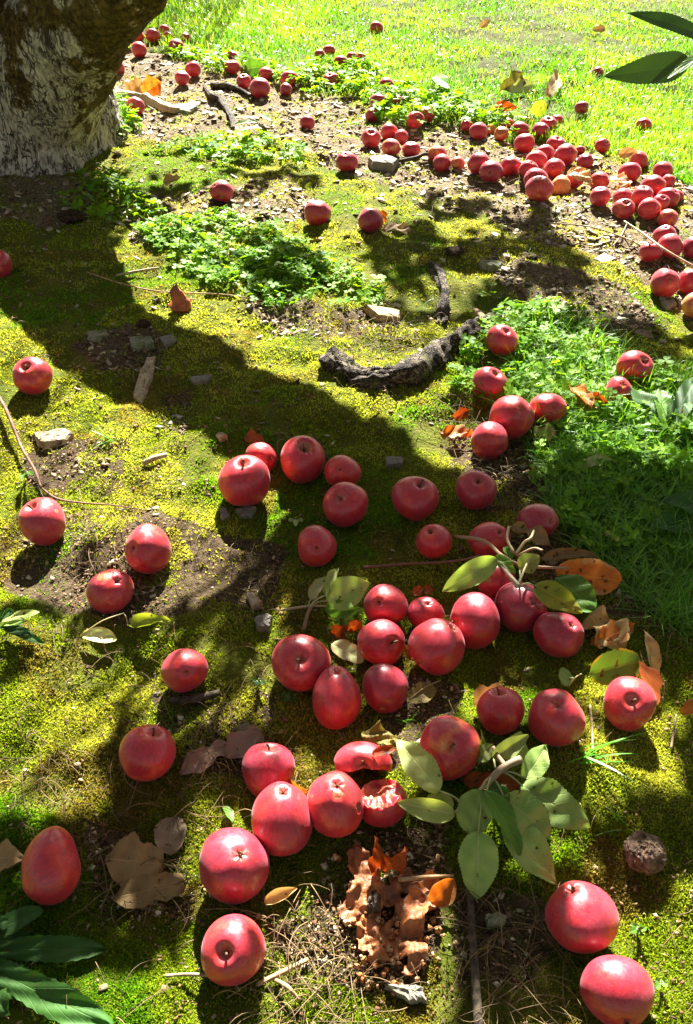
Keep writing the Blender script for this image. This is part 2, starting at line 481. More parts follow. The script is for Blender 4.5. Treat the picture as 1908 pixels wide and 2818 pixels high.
# ------------------------------------------------------------------ what covers the ground where
Z_GRASS = [(200, -400), (250, 60), (330, 110), (480, 150), (560, 165), (700, 175), (820, 190), (850, 250), (900, 290), (960, 285), (1050, 300), (1090, 285),
           (1240, 310), (1330, 330), (1400, 350), (1500, 385), (1560, 420), (1800, 480), (3200, 500), (3200, -400)]
Z_SOIL = [(150, 60), (330, 110), (700, 175), (850, 250), (1090, 280), (1560, 410), (3000, 500), (3000, 900), (1574, 720), (1420, 600), (1250, 560), (1060, 480), (940, 430), (760, 390), (700, 345),
          (560, 315), (400, 305), (240, 310)]
Z_SOIL2 = [[(60, 1140), (200, 1160), (330, 1150), (470, 1190), (640, 1240), (620, 1400), (560, 1430), (470, 1390), (300, 1430), (170, 1410), (0, 1330), (0, 1230)],
           [(760, 1900), (1000, 1880), (1010, 2150), (950, 2240), (830, 2250), (700, 2200), (620, 2140), (600, 2090), (700, 2080)],
           [(1040, 2030), (1230, 2040), (1260, 2160), (1190, 2260), (1100, 2200), (1050, 2250)],
           [(900, 1540), (1060, 1570), (900, 1760), (820, 1700)],
           [(180, 780), (300, 740), (400, 760), (360, 850), (220, 850)],
           [(360, 900), (440, 900), (430, 990), (350, 980)],
           [(80, 980), (300, 1010), (280, 1130), (60, 1100)],
           [(560, 690), (860, 690), (880, 760), (620, 760)],
           [(1100, 560), (1400, 640), (1500, 740), (1330, 760), (1130, 640)],
           [(1030, 960), (1270, 1010), (1240, 1150), (1120, 1160), (1030, 1060)],
           [(1130, 1210), (1330, 1240), (1574, 1330), (1574, 1430), (1380, 1420), (1130, 1330)],
           [(190, 1870), (330, 1900), (440, 2000), (430, 2080), (230, 2080)],
           [(270, 450), (650, 400), (760, 470), (560, 540), (300, 560)],
           [(330, 1560), (620, 1560), (620, 1740), (420, 1760)],
           [(-300, 380), (260, 400), (200, 500), (-300, 520)]]
Z_THIN = [(1180, 720), (1330, 740), (1450, 850), (2400, 800), (2400, 1480), (1480, 1440), (1370, 1330), (1260, 1190), (1230, 1090), (1190, 1040), (1160, 870)]
Z_CLOVER = [([(330, 530), (400, 500), (500, 490), (600, 530), (700, 570), (760, 600), (740, 660), (690, 710), (590, 700), (500, 660), (440, 610)], 1.0, .030),
            ([(1080, 760), (1130, 690), (1230, 690), (1360, 750), (1420, 800), (1480, 850), (1520, 950), (1574, 1000), (1574, 1100), (1400, 1060), (1300, 1000), (1180, 950), (1030, 910), (1040, 850)], .75, .035),
            ([(1220, 1000), (1600, 960), (1600, 1300), (1300, 1260)], .4, .035),
            ([(180, 430), (240, 395), (330, 440), (360, 480), (230, 500), (120, 470)], .9, .045),
            ([(240, 220), (290, 240), (330, 290), (290, 330), (240, 300)], .9, .05),
            ([(380, 330), (500, 310), (640, 320), (700, 350), (660, 375), (480, 370)], .8, .035),
            ([(400, 120), (520, 130), (540, 165), (470, 175)], .8, .05),
            ([(830, 210), (1100, 240), (1240, 290), (1150, 310), (1040, 290), (900, 300), (830, 270)], .8, .06),
            ([(560, 150), (850, 170), (850, 215), (620, 200)], .7, .05),
            ([(760, 630), (880, 650), (860, 690), (740, 690)], .5, .03)]

def zones(x, y):
    """cover weights: grass, soil, thin grass on soil"""
    px, py = project(x, y)
    j = 26
    qx = px + j * (fbm(x, y, .12, 51, 2) - .5) * 2.4; qy = py + j * (fbm(x, y, .12, 77, 2) - .5) * 2
    front = np.asarray(y) > .12
    g = (inpoly(qx, qy, Z_GRASS) & front) | (np.asarray(y) > 4.6)
    s = inpoly(qx, qy, Z_SOIL)
    for p in Z_SOIL2: s = s | inpoly(qx, qy, p)
    t = inpoly(qx, qy, Z_THIN)
    return g, s & ~g, t & ~g

# ground sheet: fine where it is looked at, coarse out to the horizon
def graded(lo, hi, f):
    v = [lo]
    while v[-1] < hi: v.append(v[-1] + f(v[-1]))
    return v
ys = [-80, -40, -20, -10, -5, -2.5, -1.2, -.6, -.3, -.1] + graded(.05, 9, lambda y: .0045 + .0035 * max(0, y - .4) ** 1.4) + [9.8, 11, 13, 16, 21, 30, 50, 90, 180, 400]
xr = graded(.006, 2.2, lambda x: .0075 + .006 * max(0, x - 1.2) ** 1.0) + [2.5, 3, 3.8, 5, 7, 10, 16, 30, 60, 130, 300]
xs = [-v for v in reversed(xr)] + xr
X, Y = np.meshgrid(np.array(xs), np.array(ys))
Zg = height(X, Y)
nx, ny = len(xs), len(ys)
me = bpy.data.meshes.new('ground')
me.vertices.add(nx * ny); me.vertices.foreach_set('co', np.stack([X, Y, Zg], -1).ravel().astype(np.float32))
ii = (np.arange(ny - 1)[:, None] * nx + np.arange(nx - 1)[None]).ravel()
q = np.stack([ii, ii + 1, ii + nx + 1, ii + nx], -1).astype(np.int32)
me.loops.add(q.size); me.loops.foreach_set('vertex_index', q.ravel())
me.polygons.add(len(q)); me.polygons.foreach_set('loop_start', np.arange(0, q.size, 4, dtype=np.int32))
me.update(calc_edges=True)
g, s, t = zones(X, Y)
ca = me.color_attributes.new('cover', 'FLOAT_COLOR', 'POINT')
ca.data.foreach_set('color', np.stack([g, s, t, np.ones_like(g)], -1).astype(np.float32).ravel())

def ground_mat():
    m, nt = new_mat('orchard_ground'); n = N(nt)
    cv = n('SeparateColor', {0: n('Attribute', attribute_name='cover').outputs['Color']})
    pos = n('NewGeometry').outputs['Position']
    a = n('TexNoise', {'Vector': pos, 'Scale': 7.0, 'Detail': 5.0, 'Roughness': .6}).outputs[0]
    b = n('TexNoise', {'Vector': pos, 'Scale': 160.0, 'Detail': 5.0, 'Roughness': .7}).outputs[0]
    c3 = n('TexNoise', {'Vector': pos, 'Scale': 30.0, 'Detail': 4.0}).outputs[0]
    mossc = n.mix(n.ramp(a, .38, .62), (.09, .12, .012), (.15, .15, .018))
    mossc = n.mix(n.ramp(b, .3, .6), (.075, .085, .010), mossc)
    soil = n.mix(n.ramp(b, .32, .66), (.026, .018, .011), (.15, .105, .060))
    soil = n.mix(n.ramp(c3, .45, .7), soil, (.085, .058, .030))
    yy = n.ramp(n('SeparateXYZ', {0: pos}).outputs[1], 1.3, 2.3)
    soil = n.mix(yy, soil, n.mix(n.ramp(b, .34, .62), (.055, .038, .021), (.26, .20, .12)))
    gr = n.mix(n.ramp(b, .3, .7), (.035, .045, .012), (.12, .12, .035))
    c = n.mix(cv.outputs[1], mossc, soil)
    c = n.mix(cv.outputs[2], c, n.mix(n.ramp(a, .4, .6), (.05, .045, .014), (.07, .05, .02)))
    c = n.mix(cv.outputs[0], c, gr)
    p = n('BsdfPrincipled', {'Base Color': c, 'Roughness': .95, 'Specular IOR Level': .1})
    bp = n('Bump', {'Height': n.math('ADD', b, n.math('MULTIPLY', c3, .8)), 'Strength': 1.0, 'Distance': .010})
    nt.links.new(bp.outputs[0], p.inputs['Normal'])
    n.out(p); return m
MAT['ground'] = ground_mat()
go = link(me, 'ground', MAT['ground'])
tag(go, kind='structure')

# ------------------------------------------------------------------ sampling helper for the ground cover
def sample(n, seed, x0=-560, x1=2140, y0=-60, y1=2600, power=1.0):
    """random ground points, denser near the viewpoint where single fronds can be made out"""
    r = np.random.default_rng(seed)
    if x0 == -560: n = int(n * 1.28)
    px = r.uniform(x0, x1, n); py = y0 + (y1 - y0) * r.random(n) ** power
    u = (px * K - CX) / F; v = (py * K - CY) / F
    dz = -SP - v * CP
    tt = H / -dz
    x = u * tt; y = (CP - v * SP) * tt
    return x, y, px, py, r
# ------------------------------------------------------------------ moss
def lerp(a, b, t): return np.asarray(a) + (np.asarray(b) - np.asarray(a)) * np.asarray(t)[:, None]

def dist(x, y): return y * CP + H * SP     # depth of a ground point along the view axis, sets the level of detail

def moss():
    x, y, px, py, r = sample(820000, 3, power=.80)
    g, s, t = zones(x, y)
    patch = fbm(x, y, .09, 61, 3)
    keep = (~g) & (y < 4.2)
    bare = fbm(x, y, .14, 67, 3) > .60
    pr = np.where(s | bare, np.where(patch > np.where(y > 1.7, .53, .52), .85, .09), 1.0) * np.where(t, .75, 1)
    pr = pr * np.where((patch < .30) & ~s, .25, 1)
    keep &= r.random(len(x)) < pr
    x, y, patch = x[keep], y[keep], patch[keep]
    n = len(x)
    z = height(x, y)
    d = dist(x, y)
    cl = vnoise(x, y, .012, 71); cl2 = vnoise(x, y, .035, 72)
    hh = (.0018 + .0027 * cl + .0022 * cl2) * (.70 + .25 * d) * r.uniform(.6, 1.3, n)
    w = .0011 * (.55 + .60 * d) * r.uniform(.8, 1.7, n)
    a = r.uniform(0, 2 * np.pi, n)
    sx, sy = np.cos(a) * w, np.sin(a) * w
    la = r.uniform(0, 2 * np.pi, n); ll = r.uniform(.1, 1.0, n) * hh
    B = np.stack([x, y, z - .001], -1)
    T = B + np.stack([np.cos(la) * ll, np.sin(la) * ll, hh], -1)
    S = np.stack([sx, sy, 0 * sx], -1)
    V = np.stack([B - S, B + S, T], 1)
    m = fbm(x, y, .16, 81, 3)
    m = np.clip((m - .36) / .28, 0, 1)
    c = lerp((.24, .34, .022), (.42, .44, .075), m)
    br = np.clip((fbm(x, y, .22, 91, 2) - .60) / .10, 0, 1)
    c = c * (1 - br[:, None]) + np.array((.13, .29, .012)) * br[:, None]
    bn = np.clip((fbm(x, y, .07, 93, 2) - .62) / .1, 0, 1) * .8
    c = c * (1 - bn[:, None]) + np.array((.25, .19, .06)) * bn[:, None]
    rr = r.random(n)
    c = c * (.50 + .85 * rr)[:, None]
    c[rr > .975] = (.40, .34, .12)
    o = fast_mesh('moss', V, 3, MAT['moss'], c)
    tag(o, 'yellow-green moss covering the ground between the apples', 'moss', kind='stuff')
moss()

# ------------------------------------------------------------------ shale chips and bark crumbs
CHIP_F = [(0, 1, 2, 3), (4, 7, 6, 5), (0, 4, 5, 1), (1, 5, 6, 2), (2, 6, 7, 3), (3, 7, 4, 0)]
def flakes(name, n, seed, size, prob_soil, prob_moss, prob_thin, cols, mat, label, cat, thick=.3, aspect=(.5, .9), far=1.0, lift=0.0, power=1.0, near_cut=False):
    x, y, px, py, r = sample(n, seed, y0=-10, power=power)
    g, s, t = zones(x, y)
    cl = fbm(x, y, .08, seed + 5, 2)
    pr = np.where(s, prob_soil, prob_moss) * np.where(t, prob_thin, 1) * np.clip((cl - .32) * 4, np.where(y > 2, .5, 0), 1)
    if near_cut: pr = pr * np.clip(.12 + (y - 1.25) * .9, .12, 1)
    keep = (~g) & (r.random(len(x)) < pr) & (y < 4.5)
    x, y = x[keep], y[keep]; n = len(x)
    L = size[0] + (size[1] - size[0]) * r.random(n) ** 2.5
    L = L * (.6 + .4 * far * dist(x, y)) * np.clip(.6 + .4 * (y - .8), .6, 1)
    Wd = L * r.uniform(*aspect, n); T = np.minimum(L, Wd) * r.uniform(.5, 1.2, n) * thick
    a = r.uniform(0, 2 * np.pi, n); ca, sa = np.cos(a), np.sin(a)
    base = np.array([(-.5, -.35), (.35, -.5), (.5, .3), (-.3, .5)])
    q = np.zeros((n, 8, 3))
    jit = r.uniform(-.14, .14, (n, 4, 2))
    for k in range(4):
        for lv in range(2):
            sc = 1.0 if lv == 1 else .85
            lx = (base[k, 0] + jit[:, k, 0]) * L * sc; ly = (base[k, 1] + jit[:, k, 1]) * Wd * sc
            q[:, k + 4 * lv, 0] = lx; q[:, k + 4 * lv, 1] = ly; q[:, k + 4 * lv, 2] = (lv - .35) * T
    # tilt
    tx, ty = r.normal(0, .28, n), r.normal(0, .28, n)
    q[:, :, 2] += q[:, :, 0] * tx[:, None] + q[:, :, 1] * ty[:, None]
    X_ = q[:, :, 0] * ca[:, None] - q[:, :, 1] * sa[:, None]; Y_ = q[:, :, 0] * sa[:, None] + q[:, :, 1] * ca[:, None]
    z = height(x, y) + lift
    V = np.stack([x[:, None] + X_, y[:, None] + Y_, z[:, None] + q[:, :, 2]], -1)
    ci = r.integers(0, len(cols), n)
    c = np.asarray(cols)[ci] * r.uniform(.7, 1.2, n)[:, None]
    o = indexed_mesh(name, V, CHIP_F, mat, c, smooth=False)
    tag(o, label, cat, kind='stuff')
flakes('gravel', 75000, 101, (.004, .020), .9, .07, .3,
       [(.46, .41, .30), (.36, .31, .22), (.24, .20, .14), (.56, .50, .38), (.32, .22, .13), (.20, .14, .08), (.15, .10, .06)], MAT['pebble'],
       'loose grey shale chips scattered over the bare soil', 'gravel', .20, lift=.001, near_cut=True)
flakes('leaf_litter', 100000, 131, (.0025, .012), .9, .17, .6,
       [(.09, .055, .030), (.16, .095, .05), (.24, .15, .08), (.06, .038, .022), (.32, .23, .14), (.14, .065, .035)], MAT['litter'],
       'brown crumbs of bark and old leaves on the soil', 'litter', .35, aspect=(.25, .7), lift=.003)

# ------------------------------------------------------------------ strips (grass, straw): bent ribbons
def ribbons(x, y, z, L, Wd, az, lean, curl, r, k=3, taper=True):
    """k quads per ribbon; az heading, lean from vertical (rad) at the root, curl extra lean at the tip"""
    n = len(x)
    V = np.zeros((n, (k + 1) * 2, 3))
    px_, py_, pz_ = x.copy(), y.copy(), z.copy()
    th = lean.copy()
    sx, sy = -np.sin(az + r.normal(0, .6, n)), np.cos(az)
    for i in range(k + 1):
        t = i / k
        w = Wd * ((1 - t ** 1.6) if taper else 1.0) * .5 + 1e-5
        V[:, 2 * i] = np.stack([px_ - sx * w, py_ - sy * w, pz_], -1)
        V[:, 2 * i + 1] = np.stack([px_ + sx * w, py_ + sy * w, pz_], -1)
        st = L / k
        px_ = px_ + np.cos(az) * np.sin(th) * st; py_ = py_ + np.sin(az) * np.sin(th) * st; pz_ = pz_ + np.cos(th) * st
        th = th + curl / k
    Fq = [(2 * i, 2 * i + 1, 2 * i + 3, 2 * i + 2) for i in range(k)]
    return V, Fq

def grass():
    parts = []; cols = []
    # the lit sward behind
    x, y, px, py, r = sample(190000, 201, y0=-40, y1=520)
    g, s, t = zones(x, y)
    pa = fbm(x, y, .35, 203, 3)
    keep = g & (r.random(len(x)) < np.clip((pa - .25) * 4, .25, 1)) & (y < 9)
    # thin worn spots near the far right corner
    worn = inpoly(px, py, [(1330, -60), (1700, -60), (1700, 60), (1480, 40), (1380, 30)]) | (inpoly(px, py, [(1060, 40), (1300, 60), (1340, 150), (1200, 110), (1050, 70)]))
    keep &= ~(worn & (r.random(len(x)) < .35))
    x, y, pa = x[keep], y[keep], pa[keep]; n = len(x)
    print('grass blades', n)
    tall = inpoly(*project(x, y), [(330, -60), (1000, -60), (720, 60), (640, 120), (520, 120), (330, 100)])
    L = r.uniform(.018, .044, n) * (.7 + .7 * pa) * np.where(tall, 1.7, 1)
    Wd = r.uniform(.0016, .0034, n) * (.6 + .22 * dist(x, y))
    az = r.uniform(0, 2 * np.pi, n)
    V, Fq = ribbons(x, y, height(x, y) - .002, L, Wd, az, r.uniform(.05, .8, n), r.uniform(.3, 1.6, n), r)
    m = np.clip((fbm(x, y, .25, 207, 3) - .35) / .3, 0, 1)
    c = lerp((.10, .30, .010), (.22, .42, .025), m) * r.uniform(.65, 1.3, n)[:, None]
    dry = r.random(n) < .05
    c[dry] = np.array((.50, .42, .22)) * r.uniform(.7, 1.1, dry.sum())[:, None]
    parts.append(V); cols.append(c)
    # thin grass in the shade on the right and sparse blades elsewhere
    x, y, px, py, r = sample(90000, 211, x0=1000, x1=2140, y0=650, y1=1500)
    g, s, t = zones(x, y)
    keep = t & (r.random(len(x)) < .42)
    x, y = x[keep], y[keep]; n = len(x)
    L = r.uniform(.02, .085, n); Wd = r.uniform(.0009, .0026, n)
    az = r.uniform(0, 2 * np.pi, n)
    V, _ = ribbons(x, y, height(x, y) - .002, L, Wd, az, r.uniform(.2, 1.2, n), r.uniform(.2, 1.5, n), r)
    c = lerp((.08, .25, .02), (.17, .36, .03), r.random(n))
    parts.append(V); cols.append(c)
    # fringe of single blades where the sward meets soil and moss
    x, y, px, py, r = sample(26000, 217, y0=60, y1=900)
    g, s, t = zones(x, y)
    keep = ~g & (fbm(x, y, .09, 219, 2) > .66) & (r.random(len(x)) < .35)
    x, y = x[keep], y[keep]; n = len(x)
    V, _ = ribbons(x, y, height(x, y) - .002, r.uniform(.015, .04, n), r.uniform(.001, .0025, n), r.uniform(0, 6.28, n), r.uniform(.2, 1.1, n), r.uniform(.2, 1.3, n), r)
    parts.append(V); cols.append(lerp((.10, .22, .02), (.2, .32, .03), r.random(n)))
    o = indexed_mesh('grass', np.concatenate(parts), Fq, MAT['grass'], np.concatenate(cols))
    tag(o, 'short bright green grass growing behind the apples', 'grass', kind='stuff')
grass()

# ------------------------------------------------------------------ clover: three round leaflets on a thin stalk
def clover():
    Vl = []; Cl = []; Vs = []; Cs = []
    # leaflet template: fan of 8 around a centre, heart-ish
    for pi_, (poly, dens, hmax) in enumerate(Z_CLOVER):
        P = np.array(poly, float)
        n0 = 16000
        x, y, px, py, r = sample(n0, 301 + pi_, P[:, 0].min() - 30, P[:, 0].max() + 30, P[:, 1].min() - 15, P[:, 1].max() + 15)
        qx = px + 46 * (fbm(x, y, .08, 55, 2) - .5) * 2; qy = py + 40 * (fbm(x, y, .08, 56, 2) - .5)
        keep = inpoly(qx, qy, poly)
        cl = fbm(x, y, .06, 303, 2)
        # keep about dens leaves per 1.1 cm square
        x, y, cl = x[keep], y[keep], cl[keep]
        area = 0
        if len(x) == 0: continue
        # ground density of the samples varies; thin by a spacing hash
        cell = .0092 / math.sqrt(dens) if y.mean() < 2.2 else .015
        key = (np.floor(x / cell).astype(np.int64) * 100003 + np.floor(y / cell).astype(np.int64))
        _, first = np.unique(key, return_index=True)
        x, y, cl = x[first], y[first], cl[first]
        kp = r.random(len(x)) < np.clip((cl - .25) * 3.2, .12, 1)
        x, y, cl = x[kp], y[kp], cl[kp]
        n = len(x)
        z = height(x, y)
        hgt = hmax * (.35 + .8 * cl) * r.uniform(.5, 1.15, n)
        R = r.uniform(.0042, .0078, n) * (1.0 if y.mean() < 2.2 else 1.35)
        big = r.random(n) < .08; R[big] *= 1.35
        az0 = r.uniform(0, 2 * np.pi, n)
        lx = x + r.normal(0, .008, n); ly = y + r.normal(0, .008, n); lz = z + hgt
        nt_x, nt_y = r.normal(0, .35, n), r.normal(-.12, .35, n)     # leaf plane tilt
        col = lerp((.09, .25, .010), (.21, .38, .015), r.random(n)) * r.uniform(.8, 1.15, n)[:, None]
        for k in range(3):
            a = az0 + k * 2.094
            tpl = [(.05, 0, 0), (.55, .55, .10), (1.15, .82, .16), (1.75, .52, .14), (1.72, 0, .02), (1.75, -.52, .14), (1.15, -.82, .16), (.55, -.55, .10)]
            q = np.zeros((n, 8, 3))
            for j, (u, v, w) in enumerate(tpl):
                ux = (u * np.cos(a) - v * np.sin(a)) * R; uy = (u * np.sin(a) + v * np.cos(a)) * R
                q[:, j, 0] = lx + ux; q[:, j, 1] = ly + uy; q[:, j, 2] = lz + w * R + ux * nt_x + uy * nt_y
            Vl.append(q); Cl.append(col * r.uniform(.9, 1.1, n)[:, None])
        # stalk as a thin 3-sided prism drawn with two quads
        wv = .0005 * (1 if y.mean() < 2.2 else 2)
        for ang in (0, 1.57):
            dx, dy = math.cos(ang) * wv, math.sin(ang) * wv
            q = np.stack([np.stack([x - dx, y - dy, z - .002], -1), np.stack([x + dx, y + dy, z - .002], -1),
                          np.stack([lx + dx, ly + dy, lz], -1), np.stack([lx - dx, ly - dy, lz], -1)], 1)
            Vs.append(q); Cs.append(np.tile((.16, .26, .05), (n, 1)))
    Vl = np.concatenate(Vl); print('clover leaflets', len(Vl))
    Fl = [(0, 1, 2), (0, 2, 3), (0, 3, 4), (0, 4, 5), (0, 5, 6), (0, 6, 7)]
    a = indexed_mesh('clover', Vl, Fl, MAT['clover'], np.concatenate(Cl))
    tag(a, 'patches of fresh round-leaved clover between the apples and round the trunk', 'clover', kind='stuff')
    b = indexed_mesh('clover_stalks', np.concatenate(Vs), [(0, 1, 2, 3)], MAT['clover'], np.concatenate(Cs), parent=None)
    b.parent = a; b['kind'] = 'stuff'
clover()

# ------------------------------------------------------------------ straw and rootlets
def straw():
    r = np.random.default_rng(401)
    regs = [([(585, 2080), (640, 2050), (760, 2130), (830, 2230), (800, 2330), (580, 2330), (600, 2200)], 90, .05),
            ([(1040, 1990), (1250, 1990), (1300, 2160), (1290, 2330), (1060, 2330)], 75, .055),
            ([(0, 1700), (180, 1700), (200, 1850), (40, 1880)], 60, .03),
            ([(60, 1930), (240, 1900), (430, 1950), (440, 2060), (170, 2080)], 60, .05),
            ([(600, 700), (900, 700), (960, 800), (860, 830), (700, 770)], 230, .05),
            ([(1000, 860), (1080, 900), (1260, 1010), (1200, 1180), (1120, 1100), (980, 980)], 170, .06),
            ([(1130, 1150), (1574, 1280), (1574, 1480), (1250, 1330)], 130, .07),
            ([(0, 300), (1574, 400), (1574, 760), (700, 500), (300, 500)], 260, .05),
            ([(60, 950), (450, 1000), (480, 1250), (200, 1300), (60, 1150)], 150, .04),
            ([(100, 1250), (650, 1250), (620, 1560), (100, 1560)], 140, .04),
            ([(300, 1560), (640, 1560), (700, 1900), (440, 1900), (260, 1800)], 110, .045),
            ([(0, 600), (1574, 600), (1574, 2324), (0, 2324)], 420, .04)]
    xs_, ys_, Ls = [], [], []
    for poly, n, L in regs:
        P = np.array(poly, float); cnt = 0
        while cnt < n:
            px = r.uniform(P[:, 0].min(), P[:, 0].max()); py = r.uniform(P[:, 1].min(), P[:, 1].max())
            if not inpoly(np.array([px]), np.array([py]), poly)[0]: continue
            p = D(px, py); xs_.append(p.x); ys_.append(p.y); Ls.append(L * r.uniform(.4, 1.5)); cnt += 1
    x, y, L = map(np.array, (xs_, ys_, Ls)); n = len(x)
    k = 6
    az = r.uniform(0, 2 * np.pi, n); curv = r.normal(0, .9, n)
    Wd = r.uniform(.0006, .0014, n) * (.7 + .3 * dist(x, y))
    V = np.zeros((n, (k + 1) * 3, 3))
    cx_, cy_ = x.copy(), y.copy(); a = az.copy()
    rise = r.uniform(.0, .016, n)
    for i in range(k + 1):
        t = i / k
        cz = height(cx_, cy_) + .0045 + rise * math.sin(math.pi * t)
        w = Wd * (1 - .35 * t) * .5
        sx, sy = -np.sin(a) * w, np.cos(a) * w
        V[:, 3 * i] = np.stack([cx_ - sx, cy_ - sy, cz], -1)
        V[:, 3 * i + 1] = np.stack([cx_, cy_, cz + w * 1.2], -1)
        V[:, 3 * i + 2] = np.stack([cx_ + sx, cy_ + sy, cz], -1)
        cx_ = cx_ + np.cos(a) * L / k; cy_ = cy_ + np.sin(a) * L / k; a = a + curv / k
    Fq = []
    for i in range(k):
        for j in range(3):
            Fq.append((3 * i + j, 3 * i + (j + 1) % 3, 3 * i + 3 + (j + 1) % 3, 3 * i + 3 + j))
    c = lerp((.30, .21, .10), (.09, .06, .032), r.random(n) ** .8)
    o = indexed_mesh('straw', V, Fq, MAT['straw'], c)
    tag(o, 'thin dry grass stems and rootlets strewn over moss and soil', 'straw', kind='stuff')
straw()
# ------------------------------------------------------------------ the apple tree: trunk, limb, unseen foliage placed for its shade
tree = empty('apple_tree', (-1.2, 3.05, 0), 'old apple tree trunk with flaking grey bark and brown moss, standing on the ground', 'tree')
def noise3(p, s, seed):
    x, y, z = p
    return .5 * (vnoise(x + z * .7, y - z * .4, s, seed) + vnoise(z + x * .3, y * .6 + x, s, seed + 3))

def trunk():
    nu, nv = 260, 190
    V = []; Fc = []
    zz = np.linspace(-.12, 1.35, nv)
    a = np.linspace(0, 2 * np.pi, nu, endpoint=False)
    A, Z = np.meshgrid(a, zz)
    R = .375 + .035 * np.exp(-np.maximum(Z, 0) / .07) - .015 * np.clip(Z, 0, 1) + .03 * np.clip(Z - .25, 0, .6)
    R = R * (1 + .035 * np.sin(3 * A + 1.1 + Z * 1.5) + .02 * np.sin(7 * A + Z * 2.2) + .03 * np.exp(-np.maximum(Z, 0) / .08) * np.sin(5 * A + .6))
    ax, ay = A * .4, Z
    rid = np.abs(fbm(ax + .05 * fbm(ax, ay, .1, 5), ay * .38, .030, 501, 3) - .5) * 2
    R = R + .022 * np.clip(rid, 0, .5) + .008 * (fbm(ax, ay * .5, .012, 511, 2) - .5) + .03 * (fbm(ax, ay, .16, 521, 2) - .5)
    # wrap seam
    bl = np.clip((A - 5.9) / (2 * np.pi - 5.9), 0, 1)
    R = R * (1 - bl) + R[:, :1] * bl
    lean = .10 * np.clip(Z, 0, 2)
    X_ = R * np.cos(A) - lean * .2; Y_ = R * np.sin(A)
    me = bpy.data.meshes.new('trunk')
    co = np.stack([X_, Y_, Z], -1).reshape(-1, 3)
    i = np.arange(nv - 1)[:, None] * nu; j = np.arange(nu)[None]
    j2 = (j + 1) % nu
    q = np.stack([i + j, i + j2, i + nu + j2, i + nu + j], -1).reshape(-1, 4).astype(np.int32)
    me.from_pydata(co.tolist(), [], q.tolist())
    link(me, 'trunk', MAT['bark'], tree, (-1.2, 3.05, 0))
trunk()

def limb(name, pts, rad, seed, n=40, k=10, amp=.016, mat='bark'):
    P = smooth_path(pts, k)
    rr = np.interp(np.linspace(0, 1, len(P)), np.linspace(0, 1, len(rad)), rad)
    v, f = tube(P, list(rr), n)
    v = np.array(v)
    c = np.repeat(np.array([tuple(p) for p in P]), n, 0)
    d = v - c; L = np.linalg.norm(d, axis=1, keepdims=True)
    nz = fbm(v[:, 0] * .6 + v[:, 1], v[:, 2] + v[:, 0] * .5, .06, seed, 3) - .5
    fi = fbm(v[:, 0] + v[:, 2] * 2, v[:, 1] * 2 - v[:, 2], .018, seed + 4, 2) - .5
    v = v + d / L * (amp * 2 * nz + amp * .9 * fi)[:, None]
    b = MB().add(v, f)
    return b.build(name, MAT[mat], tree, (-1.2, 3.05, 0), colour=False)
limb('limb', [(-1.15, 3.02, .02), (-.93, 2.86, .27), (-.70, 2.66, .47), (-.48, 2.50, .63), (-.27, 2.47, .73), (-.15, 2.46, .80), (.05, 2.46, .93), (.32, 2.52, 1.16), (.62, 2.66, 1.42)],
     [.26, .19, .125, .105, .095, .088, .082, .07, .05], 601)
limb('limb', [(-1.15, 3.05, 1.1), (-1.12, 3.05, 1.6), (-1.0, 3.1, 2.1), (-.5, 3.2, 2.6), (.5, 3.3, 2.9)], [.2, .13, .10, .07, .03], 611, 20, 6)
limb('limb', [(-1.25, 3.05, 1.1), (-1.5, 2.9, 1.6), (-1.5, 2.5, 2.1), (-1.2, 2.1, 2.5)], [.2, .12, .08, .03], 621, 20, 6)
limb('limb', [(.62, 2.66, 1.42), (.75, 2.9, 1.75), (1.1, 3.1, 1.95), (1.6, 3.3, 2.1)], [.05, .045, .035, .02], 631, 12, 5)

